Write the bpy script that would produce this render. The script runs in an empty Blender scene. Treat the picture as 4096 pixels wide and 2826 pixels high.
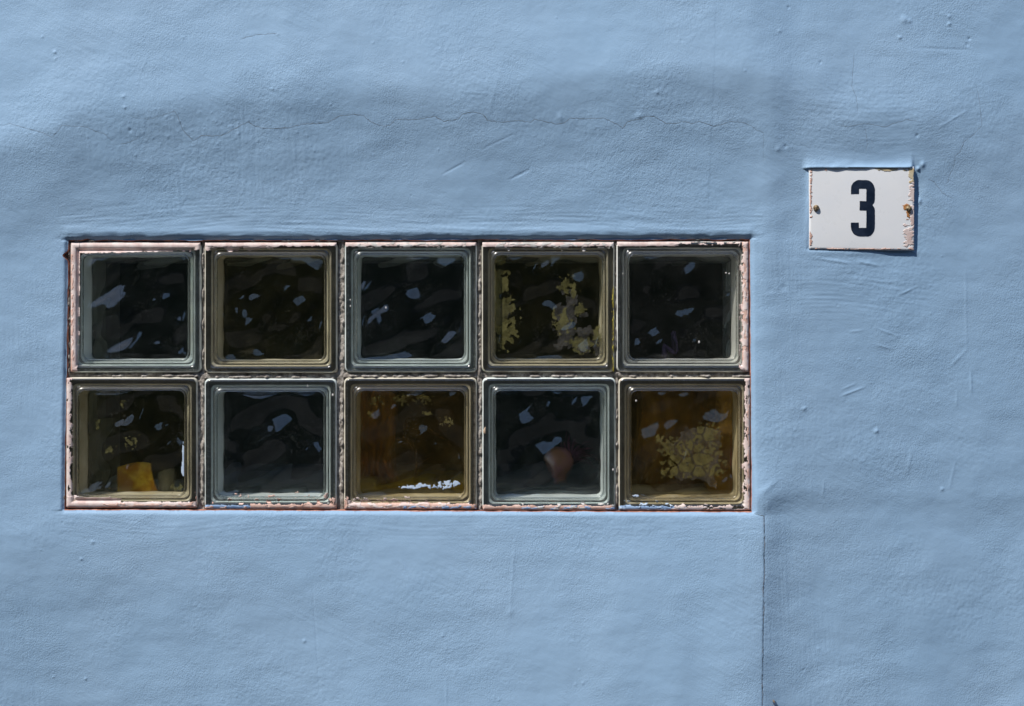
import bpy, bmesh, math, random
import numpy as np
from mathutils import Vector

random.seed(7)
rng = np.random.default_rng(7)
scene = bpy.context.scene
col = scene.collection

# ---------------------------------------------------------------- camera / light / exposure
S = 2760.0                       # photo pixels per metre on the wall plane (a glass block pitch is 0.2 m)
ZC = 1.5                         # height of the picture centre above the ground
DIST = 3.0
def PX(px): return (np.asarray(px, float) - 2048.0) / S
def PZ(py): return ZC + (1413.0 - np.asarray(py, float)) / S

cam_d = bpy.data.cameras.new('camera')
cam = bpy.data.objects.new('camera', cam_d); col.objects.link(cam)
cam.location = (0, -DIST, ZC); cam.rotation_euler = (math.pi / 2, 0, 0)
cam_d.sensor_width = 36.0; cam_d.lens = 36.0 * DIST / (4096.0 / S)
cam_d.clip_start = 0.05; cam_d.clip_end = 2000
scene.camera = cam

GRAZE = math.radians(28)
c_ = math.cos(GRAZE)
TO_SUN = Vector((-0.50 * c_, -math.sin(GRAZE), 0.866 * c_)).normalized()
world = bpy.data.worlds.new('World'); scene.world = world; world.use_nodes = True
wn = world.node_tree
sky = wn.nodes.new('ShaderNodeTexSky'); sky.sky_type = 'NISHITA'; sky.sun_disc = False
sky.dust_density = 0.3; sky.ozone_density = 2.5
sky.sun_elevation = math.asin(TO_SUN.z)
sky.sun_rotation = math.atan2(TO_SUN.x, TO_SUN.y)
bg = wn.nodes['Background']; bg.inputs['Strength'].default_value = 0.15
wn.links.new(sky.outputs[0], bg.inputs[0])
sun_d = bpy.data.lights.new('sun', 'SUN'); sun_d.energy = 4.7; sun_d.angle = math.radians(0.53)
sun_d.color = (1.0, 0.95, 0.88)
sun = bpy.data.objects.new('sun', sun_d); col.objects.link(sun)
sun.rotation_euler = (-TO_SUN).to_track_quat('-Z', 'Y').to_euler()
sun.location = TO_SUN * 10

vs_ = scene.view_settings
vs_.view_transform = 'Standard'; vs_.look = 'None'; vs_.gamma = 1.0; vs_.exposure = 0.0
vs_.use_curve_mapping = False
scene.cycles.use_denoising = True; scene.cycles.use_adaptive_sampling = False
scene.cycles.max_bounces = 12; scene.cycles.transmission_bounces = 10
scene.cycles.transparent_max_bounces = 24; scene.cycles.glossy_bounces = 6
scene.cycles.sample_clamp_indirect = 4.0

# ---------------------------------------------------------------- noise helpers
def _table(seed):
    r = np.random.default_rng(1000 + seed)
    a = r.random((256, 256)) * 2 * math.pi
    return np.cos(a), np.sin(a)
_tabs = {}
def perlin(x, y, seed=0):
    """2-D gradient noise, about -0.7..0.7"""
    if seed not in _tabs: _tabs[seed] = _table(seed)
    gx, gy = _tabs[seed]
    x = np.asarray(x, float); y = np.asarray(y, float)
    xi = np.floor(x).astype(np.int64); yi = np.floor(y).astype(np.int64)
    fx = x - xi; fy = y - yi
    u = fx * fx * fx * (fx * (fx * 6 - 15) + 10); v = fy * fy * fy * (fy * (fy * 6 - 15) + 10)
    def g(ix, iy, dx, dy):
        a = ix & 255; b = iy & 255
        return gx[a, b] * dx + gy[a, b] * dy
    n00 = g(xi, yi, fx, fy); n10 = g(xi + 1, yi, fx - 1, fy)
    n01 = g(xi, yi + 1, fx, fy - 1); n11 = g(xi + 1, yi + 1, fx - 1, fy - 1)
    a = n00 + u * (n10 - n00); b = n01 + u * (n11 - n01)
    return a + v * (b - a)
def fbm(x, y, seed=0, octaves=3, gain=0.5):
    s = 0; a = 1.0; f = 1.0
    for k in range(octaves):
        s = s + a * perlin(x * f, y * f, seed + k); a *= gain; f *= 2.03
    return s
def sstep(a, b, x):
    t = np.clip((np.asarray(x, float) - a) / (b - a), 0, 1)
    return t * t * (3 - 2 * t)

# ---------------------------------------------------------------- material helpers
def mat(name):
    m = bpy.data.materials.new(name); m.use_nodes = True
    nt = m.node_tree; nt.nodes.clear()
    out = nt.nodes.new('ShaderNodeOutputMaterial')
    return m, nt, out
def node(nt, kind, **kw):
    n = nt.nodes.new(kind)
    for k, v in kw.items():
        if k in n.inputs: n.inputs[k].default_value = v
        else: setattr(n, k, v)
    return n
def coords(nt, scale=(1, 1, 1), obj=True):
    tc = nt.nodes.new('ShaderNodeTexCoord'); mp = nt.nodes.new('ShaderNodeMapping')
    mp.inputs['Scale'].default_value = scale
    nt.links.new(tc.outputs['Object'], mp.inputs['Vector'])
    return mp.outputs['Vector']
def noise(nt, vec, scale, detail=3, rough=0.55):
    n = nt.nodes.new('ShaderNodeTexNoise')
    n.inputs['Scale'].default_value = scale; n.inputs['Detail'].default_value = detail
    n.inputs['Roughness'].default_value = rough
    nt.links.new(vec, n.inputs['Vector'])
    return n.outputs['Fac']
def ramp(nt, fac, stops):
    r = nt.nodes.new('ShaderNodeValToRGB')
    while len(r.color_ramp.elements) < len(stops): r.color_ramp.elements.new(0.5)
    for e, (p, c) in zip(r.color_ramp.elements, stops):
        e.position = p; e.color = (*c, 1) if len(c) == 3 else c
    nt.links.new(fac, r.inputs['Fac'])
    return r.outputs['Color']
def maprange(nt, fac, a, b, c, d):
    n = nt.nodes.new('ShaderNodeMapRange')
    for i, v in zip((1, 2, 3, 4), (a, b, c, d)): n.inputs[i].default_value = v
    nt.links.new(fac, n.inputs[0])
    return n.outputs[0]
def bump(nt, height, strength, dist):
    b = nt.nodes.new('ShaderNodeBump')
    b.inputs['Strength'].default_value = strength; b.inputs['Distance'].default_value = dist
    nt.links.new(height, b.inputs['Height'])
    return b.outputs['Normal']
def principled(nt, out, rough=0.6, spec=0.4, color=None, metal=0.0):
    p = nt.nodes.new('ShaderNodeBsdfPrincipled')
    p.inputs['Roughness'].default_value = rough
    p.inputs['Specular IOR Level'].default_value = spec
    p.inputs['Metallic'].default_value = metal
    if color is not None: p.inputs['Base Color'].default_value = (*color, 1)
    nt.links.new(p.outputs[0], out.inputs['Surface'])
    return p

def m_plaster():
    m, nt, out = mat('blue_paint_on_plaster')
    p = principled(nt, out, rough=0.55, spec=0.22)
    v = coords(nt)
    n1 = noise(nt, v, 3.0, 4)
    c = ramp(nt, n1, [(0.3, BLUE_A), (0.7, BLUE_B)])
    nt.links.new(c, p.inputs['Base Color'])
    n2 = noise(nt, coords(nt, (1.0, 1.0, 0.8)), 500.0, 4, 0.65)
    n3 = maprange(nt, noise(nt, v, 7.0, 3), 0.35, 0.65, 0.15, 1.0)
    bn = nt.nodes.new('ShaderNodeBump'); bn.inputs['Distance'].default_value = 0.0011
    nt.links.new(n3, bn.inputs['Strength']); nt.links.new(n2, bn.inputs['Height'])
    nt.links.new(bn.outputs['Normal'], p.inputs['Normal'])
    return m
BLUE_A = (0.282, 0.442, 0.625); BLUE_B = (0.318, 0.474, 0.652)

def m_simple(name, c1, c2, scale=60, rough=0.6, spec=0.3, bumpy=0.0, bscale=300, bdist=0.001, metal=0.0, lo=0.35, hi=0.65):
    m, nt, out = mat(name)
    p = principled(nt, out, rough=rough, spec=spec, metal=metal)
    v = coords(nt)
    c = ramp(nt, noise(nt, v, scale, 4), [(lo, c1), (hi, c2)])
    nt.links.new(c, p.inputs['Base Color'])
    if bumpy: nt.links.new(bump(nt, noise(nt, v, bscale, 4), bumpy, bdist), p.inputs['Normal'])
    return m

def fresnel(nt, ior):
    """the same reflectance from either side of a surface (the clear body does not bend the ray)"""
    g = nt.nodes.new('ShaderNodeNewGeometry')
    fr = nt.nodes.new('ShaderNodeFresnel')
    nt.links.new(maprange(nt, g.outputs['Backfacing'], 0.0, 1.0, ior, 1.0 / ior), fr.inputs['IOR'])
    return fr

def m_thin_glass(name, tint, dust=0.10, rough=0.018, seed=0.0, haze=(0.5, 0.5, 0.5), stain=(0.5, 0.5, 0.5), film_amt=0.008):
    """pane glass: clear tinted body, Fresnel reflection, a little dust on the outside"""
    m, nt, out = mat(name)
    tr = node(nt, 'ShaderNodeBsdfTransparent', Color=(*tint, 1))
    gl = node(nt, 'ShaderNodeBsdfGlossy', Roughness=rough)
    fr = fresnel(nt, 1.5); fac = maprange(nt, fr.outputs[0], 0.0, 1.0, 0.095, 0.50)
    mx = nt.nodes.new('ShaderNodeMixShader')
    nt.links.new(fac, mx.inputs[0]); nt.links.new(tr.outputs[0], mx.inputs[1]); nt.links.new(gl.outputs[0], mx.inputs[2])
    v = coords(nt)
    vo = nt.nodes.new('ShaderNodeTexVoronoi'); vo.inputs['Scale'].default_value = 260.0
    nt.links.new(v, vo.inputs['Vector'])
    dots = maprange(nt, vo.outputs['Distance'], 0.10, 0.22, 1.0, 0.0)
    patch = maprange(nt, noise(nt, v, 14.0 + seed, 3), 0.46, 0.66, 0.0, 1.0)
    film = maprange(nt, noise(nt, v, 30.0 + seed, 5, 0.7), 0.38, 0.72, film_amt * 0.25, film_amt)
    mul = node(nt, 'ShaderNodeMath', operation='MULTIPLY'); nt.links.new(dots, mul.inputs[0]); nt.links.new(patch, mul.inputs[1])
    mul2 = node(nt, 'ShaderNodeMath', operation='MULTIPLY'); nt.links.new(mul.outputs[0], mul2.inputs[0])
    mul2.inputs[1].default_value = dust
    ds = node(nt, 'ShaderNodeBsdfDiffuse', Color=(*stain, 1)); mx1 = nt.nodes.new('ShaderNodeMixShader')
    nt.links.new(film, mx1.inputs[0]); nt.links.new(mx.outputs[0], mx1.inputs[1]); nt.links.new(ds.outputs[0], mx1.inputs[2]); mx = mx1
    df = node(nt, 'ShaderNodeBsdfDiffuse', Color=(*haze, 1))
    mx2 = nt.nodes.new('ShaderNodeMixShader')
    nt.links.new(mul2.outputs[0], mx2.inputs[0]); nt.links.new(mx.outputs[0], mx2.inputs[1]); nt.links.new(df.outputs[0], mx2.inputs[2])
    nt.links.new(mx2.outputs[0], out.inputs['Surface'])
    return m

def m_glass(name, tint):
    """rear pane: wavy, partly bending what is behind it, partly letting it straight through"""
    m, nt, out = mat(name)
    g = node(nt, 'ShaderNodeBsdfRefraction', Color=(*tint, 1), Roughness=0.0, IOR=1.5)
    tr = node(nt, 'ShaderNodeBsdfTransparent', Color=(*tint, 1))
    gl = node(nt, 'ShaderNodeBsdfGlossy', Roughness=0.015)
    fr = fresnel(nt, 1.5)
    m1 = nt.nodes.new('ShaderNodeMixShader'); m1.inputs[0].default_value = 0.35
    nt.links.new(g.outputs[0], m1.inputs[1]); nt.links.new(tr.outputs[0], m1.inputs[2])
    m2 = nt.nodes.new('ShaderNodeMixShader'); nt.links.new(fr.outputs[0], m2.inputs[0])
    nt.links.new(m1.outputs[0], m2.inputs[1]); nt.links.new(gl.outputs[0], m2.inputs[2])
    nt.links.new(m2.outputs[0], out.inputs['Surface'])
    return m

def m_rim(name, tint, body):
    """thick moulded glass edge: part refracting, part clear, a little milky, with a Fresnel shine"""
    m, nt, out = mat(name)
    def mix(f, a, b):
        mx = nt.nodes.new('ShaderNodeMixShader')
        if isinstance(f, float): mx.inputs[0].default_value = f
        else: nt.links.new(f, mx.inputs[0])
        nt.links.new(a, mx.inputs[1]); nt.links.new(b, mx.inputs[2]); return mx.outputs[0]
    rf = node(nt, 'ShaderNodeBsdfRefraction', Color=(*tint, 1), Roughness=0.0, IOR=1.5)
    tr = node(nt, 'ShaderNodeBsdfTransparent', Color=(*tint, 1))
    df = node(nt, 'ShaderNodeBsdfDiffuse', Color=(*body, 1))
    g1 = node(nt, 'ShaderNodeBsdfGlossy', Roughness=0.03); g2 = node(nt, 'ShaderNodeBsdfGlossy', Roughness=0.24)
    fr = fresnel(nt, 1.95)
    nt.links.new(mix(fr.outputs[0], mix(0.03, mix(0.55, rf.outputs[0], tr.outputs[0]), df.outputs[0]), mix(0.5, g1.outputs[0], g2.outputs[0])), out.inputs['Surface'])
    return m

# ---------------------------------------------------------------- object helpers
def link(o, parent=None):
    col.objects.link(o)
    if parent is not None: o.parent = parent
    return o
def mesh_obj(name, verts, faces, material, parent=None, smooth=True):
    me = bpy.data.meshes.new(name)
    me.from_pydata([tuple(v) for v in verts], [], [tuple(f) for f in faces])
    if smooth: me.polygons.foreach_set('use_smooth', [True] * len(me.polygons))
    me.materials.append(material); me.update()
    return link(bpy.data.objects.new(name, me), parent)
def quads_obj(name, V, Q, material, parent=None, smooth=True):
    """fast mesh from numpy arrays: V (n,3), Q (m,4)"""
    me = bpy.data.meshes.new(name)
    V = np.ascontiguousarray(V, dtype=np.float32); Q = np.ascontiguousarray(Q, dtype=np.int32)
    me.vertices.add(len(V)); me.vertices.foreach_set('co', V.ravel())
    me.loops.add(Q.size); me.loops.foreach_set('vertex_index', Q.ravel())
    me.polygons.add(len(Q)); me.polygons.foreach_set('loop_start', np.arange(0, Q.size, 4, dtype=np.int32))
    me.update(calc_edges=True)
    if smooth: me.polygons.foreach_set('use_smooth', np.ones(len(Q), dtype=bool))
    me.materials.append(material); me.validate()
    return link(bpy.data.objects.new(name, me), parent)
def bm_obj(name, bm, material, parent=None, smooth=True):
    me = bpy.data.meshes.new(name); bm.to_mesh(me); bm.free()
    if smooth: me.polygons.foreach_set('use_smooth', [True] * len(me.polygons))
    me.materials.append(material)
    return link(bpy.data.objects.new(name, me), parent)
def tag(o, label=None, category=None, group=None, kind=None):
    if label: o['label'] = label
    if category: o['category'] = category
    if group: o['group'] = group
    if kind: o['kind'] = kind
    return o
def compact(V, Q):
    used = np.unique(Q); remap = np.full(len(V), -1, dtype=np.int64); remap[used] = np.arange(len(used))
    return V[used], remap[Q]

# ---------------------------------------------------------------- layout, measured on the photograph (pixels)
BLOCKS = [  # left, right, top, bottom
    (278, 801, 969, 1490), (816, 1347, 969, 1492), (1378, 1907, 967, 1490), (1927, 2458, 967, 1489), (2467, 2997, 965, 1489),
    (261, 787, 1511, 2033), (816, 1345, 1516, 2038), (1375, 1907, 1512, 2040), (1929, 2463, 1512, 2043), (2475, 3003, 1512, 2044)]
OPEN = dict(l_top=271, l_bot=255, r_top=3001, r_bot=3009, t_l=962, t_r=957, b_l=2042, b_r=2051)
PLATE = [(3232, 672), (3658, 666), (3662, 1003), (3235, 998)]

# ---------------------------------------------------------------- plaster relief
def build_macro():
    """broad waves of the plaster: slope along z wanted per place, integrated to a height (metres)"""
    st = 20.0
    gx = np.arange(-900, 5000, st); gy = np.arange(-900, 3740, st)
    X, Y = np.meshgrid(gx, gy)                          # Y index rows
    k = 1.7708
    yb = np.interp(X / k, [-300, 0, 120, 200, 480, 760, 1050, 1300, 1550, 1700, 1790, 1900, 2313, 2700],
                          [400, 325, 280, 238, 208, 180, 190, 170, 145, 140, 190, 240, 250, 240]) * k
    below = Y - yb
    B = np.zeros_like(X)
    amp = np.interp(X / k, [-200, 0, 150, 300, 1500, 1700, 1800, 2313], [0.6, 0.85, 1.05, 1.05, 0.95, 0.75, 0.45, 0.3])
    B += np.where(below > 0, -amp * sstep(-10, 90, below) * (1 - 0.75 * sstep(160, 620, below)), 0)
    B += np.where(below <= 0, 0.42 + 0.25 * np.exp(-((below + 140) / 120) ** 2), 0) * sstep(120, -40, below)
    B += np.where(Y > 2040, 0.30 + 0.25 * np.exp(-(Y - 2040) / 220), 0)
    B -= np.where(Y > 2060, 0.42 * (1 - sstep(100, 1900, X)), 0) * sstep(2060, 2300, Y)
    B -= 0.10 * sstep(3040, 3075, X) * sstep(2020, 2120, Y)
    def spot(cx, cy, rx, ry, a):
        return a * np.exp(-(((X - cx * k) / (rx * k)) ** 2 + ((Y - cy * k) / (ry * k)) ** 2))
    B += spot(1500, 1280, 300, 130, 0.22) + spot(1640, 1180, 90, 60, 0.25)
    B += spot(600, 1400, 420, 60, -0.30) + spot(120, 1330, 220, 130, -0.28) + spot(1150, 1500, 600, 60, 0.10)
    B += spot(850, 1365, 60, 18, 0.35) + spot(700, 1300, 500, 40, 0.05)
    B += spot(1980, 330, 220, 50, -0.25) + spot(2290, 150, 150, 160, -0.25)
    B += spot(2230, 900, 140, 400, -0.22) + spot(2150, 1450, 260, 200, -0.18) + spot(1850, 1250, 110, 130, -0.35)
    B += spot(1725, 1080, 30, 60, 0.55) + spot(1780, 1150, 30, 45, -0.35) + spot(1900, 900, 130, 120, 0.10)
    B += spot(60, 700, 100, 300, 0.05) + spot(60, 560, 110, 60, -0.2)
    B += 0.16 * fbm(X / 520.0, Y / 240.0, 61, 3) + 0.10 * fbm(X / 160.0, Y / 110.0, 65, 2)
    inwin = (X > 255) & (X < 3010)
    dz = st / S
    K = 0.150
    hz = -B * K                                         # dh/dz, z up
    i0 = int(np.argmin(abs(gy - 960))); i1 = int(np.argmin(abs(gy - 2050)))
    H = np.zeros_like(X)
    for i in range(i0 - 1, -1, -1): H[i] = H[i + 1] + hz[i] * dz
    for i in range(i1 + 1, len(gy)): H[i] = H[i - 1] - hz[i] * dz
    mid = np.zeros((i1 - i0 + 1, len(gx)))
    for j in range(1, len(mid)): mid[j] = mid[j - 1] - hz[i0 + j] * dz
    mid -= np.linspace(0, 1, len(mid))[:, None] * mid[-1]
    H[i0:i1 + 1] = np.where(inwin[i0:i1 + 1], 0, mid)
    # smooth the column-to-column differences
    kx = np.exp(-np.linspace(-2, 2, 9) ** 2); kx /= kx.sum()
    Hs = np.apply_along_axis(lambda r: np.convolve(np.pad(r, 4, mode='edge'), kx, mode='valid'), 1, H)
    kz = np.array([0.25, 0.5, 0.25])
    Hs = np.apply_along_axis(lambda r: np.convolve(np.pad(r, 1, mode='edge'), kz, mode='valid'), 0, Hs)
    return gx, gy, Hs
_GX, _GY, _H = build_macro()
def bspl(px, py):
    fx = np.clip((px - _GX[0]) / 20.0, 1.001, len(_GX) - 3.001); fy = np.clip((py - _GY[0]) / 20.0, 1.001, len(_GY) - 3.001)
    ix = np.floor(fx).astype(int); iy = np.floor(fy).astype(int); tx = fx - ix; ty = fy - iy
    def w(t): return [(1 - t) ** 3 / 6, (3 * t ** 3 - 6 * t ** 2 + 4) / 6, (-3 * t ** 3 + 3 * t ** 2 + 3 * t + 1) / 6, t ** 3 / 6]
    wx = w(tx); wy = w(ty); r = 0
    for a in range(4):
        for b in range(4):
            r = r + wx[a] * wy[b] * _H[iy + b - 1, ix + a - 1]
    return r

def zoomed(pts, ox, oy, f): return [(ox + x * f, oy + y * f) for x, y in pts]
f0 = 1400 / 2313.0; f2 = 1396 / 2313.0; f4 = 600 / 933.0
CRACKS = [
    (zoomed([(20, 840), (80, 825), (200, 860), (310, 890), (365, 918), (430, 840), (590, 850), (650, 880), (700, 890), (750, 938), (790, 915)], 0, 0, f0), 0.5),
    (zoomed([(805, 962), (880, 945), (940, 915)], 0, 0, f0), 0.6),
    (zoomed([(860, 770), (920, 795), (1000, 800), (1170, 748), (1190, 780), (1220, 870), (1290, 940), (1340, 905), (1470, 905), (1560, 860), (1650, 815), (1700, 845), (1780, 858), (1920, 855), (2000, 830), (2170, 820), (2250, 775), (2310, 770)], 0, 0, f0)
     + zoomed([(200, 765), (265, 775), (300, 810), (370, 840), (430, 840), (470, 797), (600, 800), (730, 778), (785, 812), (885, 795), (905, 765), (985, 752), (1045, 765), (1075, 807), (1170, 817), (1280, 805), (1360, 817), (1385, 795), (1450, 812), (1535, 828), (1580, 820), (1620, 788), (1700, 793), (1840, 788), (1930, 830), (1965, 855), (1995, 812), (2070, 795), (2110, 780), (2170, 778), (2220, 805), (2250, 825), (2310, 822)], 1300, 0, f0)
     + zoomed([(60, 812), (105, 828), (155, 812), (250, 845), (370, 812), (440, 818), (500, 838), (530, 865), (580, 885), (583, 980), (582, 1080)], 2700, 0, f2), 0.8),
    (zoomed([(1060, 828), (1110, 835), (1150, 842), (1230, 822), (1290, 820), (1400, 840), (1440, 820), (1540, 790), (1590, 792), (1640, 810)], 2700, 0, f2), 0.7),
    (zoomed([(2020, 540), (2035, 620), (2050, 720), (2060, 820), (2000, 885), (1935, 930), (1910, 1000), (1880, 1025), (1870, 1090), (1810, 1250)], 2700, 0, f2), 0.5),
    (zoomed([(1680, 1170), (1740, 1200), (1790, 1270), (1840, 1298), (1885, 1302)], 2700, 0, f2), 0.5),
    (zoomed([(1195, 330), (1175, 570), (1205, 640), (1210, 770)], 2700, 0, f2), 0.45),
    (zoomed([(1265, 840), (1280, 960), (1270, 1000)], 2700, 0, f2), 0.4),
    (zoomed([(1600, 268), (1700, 242), (1850, 232)], 0, 0, f0), 0.6),
    (zoomed([(295, 348), (345, 400), (397, 412), (395, 450), (400, 560), (395, 660), (400, 760), (388, 870), (395, 960), (392, 1060), (388, 1190), (386, 1300), (382, 1450), (388, 1540), (380, 1596), (378, 1700)], 2800, 1800, f4), 1.5),
]
# straight ridges and scratches left by the trowel and the brush: x0, y0, x1, y1 (px), height mm, width mm
STROKES = [(3760, 510, 3890, 430, 0.5, 1.6), (3370, 1585, 3465, 1550, 0.8, 1.4), (3370, 1560, 3430, 1535, 0.5, 1.2),
           (3505, 1310, 3600, 1345, 0.6, 1.5), (3515, 1380, 3580, 1398, 0.6, 1.5), (3400, 1328, 3460, 1322, 0.5, 1.6),
           (3605, 1180, 3680, 1145, 0.6, 1.6), (3902, 1480, 3905, 1575, 0.7, 1.6), (3845, 1570, 3845, 1625, 0.5, 1.4),
           (1770, 700, 1860, 652, -0.6, 1.4), (2040, 720, 2120, 680, -0.8, 1.8), (1930, 600, 2060, 540, -0.4, 1.4),
           (3660, 185, 3890, 190, -0.5, 2.2), (2060, 2165, 2040, 2440, 0.4, 1.8), (1785, 2700, 1785, 2826, 0.4, 1.5),
           (1250, 2340, 1280, 2800, -0.3, 1.4), (3880, 1080, 3885, 1400, 0.35, 1.8), (3885, 1400, 3815, 1470, 0.5, 2.2),
           (3250, 1030, 3420, 1055, 0.7, 2.0), (3440, 1045, 3520, 1062, 0.9, 2.2), (3660, 1800, 3640, 1900, 0.5, 2.4),
           (3300, 1920, 3295, 1990, 0.4, 1.6), (3840, 1850, 3815, 1960, 0.4, 2.0), (1600, 2240, 1630, 2290, 0.5, 2.0),
           (1965, 385, 1830, 375, 0.3, 1.4), (600, 230, 560, 330, 0.25, 1.6), (2010, 260, 1950, 480, 0.25, 2.2),
           (3035, 1980, 3110, 1920, 0.9, 4.5), (3075, 2040, 3065, 2005, 0.7, 4.0)]
BUMPS = [(175, 152, 5, 1.2), (226, 214, 7, 1.8), (230, 240, 4, 1.0), (738, 157, 4, 1.2), (1117, 145, 4, 1.0), (505, 395, 6, 1.3),
         (510, 438, 6, 1.3), (530, 527, 7, -1.6), (3628, 72, 15, 1.8), (3648, 76, 7, 1.4), (3812, 55, 7, 1.4), (3812, 86, 7, 2.0),
         (3608, 144, 7, 1.8), (3894, 144, 6, -1.8), (3885, 168, 6, -1.2), (3282, 250, 5, -1.2), (2555, 470, 12, 1.6),
         (2240, 475, 10, 1.3), (2625, 375, 8, 1.3), (3155, 30, 6, -1.3), (3116, 128, 6, 1.2), (3218, 1635, 8, 1.9), (3515, 1727, 9, 2.0),
         (3690, 1645, 4, 0.9), (3445, 1438, 4, 0.9), (3785, 1963, 7, 1.5), (325, 2237, 6, 1.5), (370, 2170, 8, 1.2), (335, 2722, 6, 1.5),
         (205, 2715, 4, 1.0), (1217, 2565, 7, 1.5), (1770, 2543, 6, 1.2), (2370, 2190, 8, -1.0), (2040, 2450, 12, 0.9), (3218, 2685, 5, -1.1),
         (3280, 2600, 6, 0.7), (2330, 2730, 5, 1.0), (2300, 2735, 5, 0.8), (3110, 1000 * 0 + 600, 9, 1.2), (3140, 588, 7, -1.2),
         (3135, 1150, 10, -1.2), (3080, 1160, 9, -0.8), (3675, 540, 6, -1.5), (1615, 255, 4, 0.9), (1495, 180, 5, 0.8)]
for _ in range(80):
    BUMPS.append((random.uniform(0, 4096), random.uniform(0, 2826), random.uniform(2.2, 4.5), random.choice([1, 1, 1, -1]) * random.uniform(0.4, 1.1)))
for _ in range(120):                                     # a sandy, pimpled patch upper left
    BUMPS.append((random.gauss(800, 260), random.gauss(520, 90), random.uniform(2.5, 5), random.uniform(0.35, 0.8)))

def seg_dist(x, y, x0, y0, x1, y1):
    dx, dy = x1 - x0, y1 - y0; L2 = dx * dx + dy * dy + 1e-9
    t = np.clip(((x - x0) * dx + (y - y0) * dy) / L2, 0, 1)
    return np.hypot(x - x0 - t * dx, y - y0 - t * dy), t

def lip_distance(px, py):
    """pixels outside the window opening (0 on its edge), and which side"""
    l = np.interp(py, [962, 2045], [OPEN['l_top'], OPEN['l_bot']]); r = np.interp(py, [962, 2045], [OPEN['r_top'], OPEN['r_bot']])
    t = np.interp(px, [271, 3001], [OPEN['t_l'], OPEN['t_r']]); b = np.interp(px, [255, 3009], [OPEN['b_l'], OPEN['b_r']])
    dx = np.maximum(np.maximum(l - px, px - r), 0); dt = np.maximum(t - py, 0); db = np.maximum(py - b, 0)
    return dx, dt, db

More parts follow.
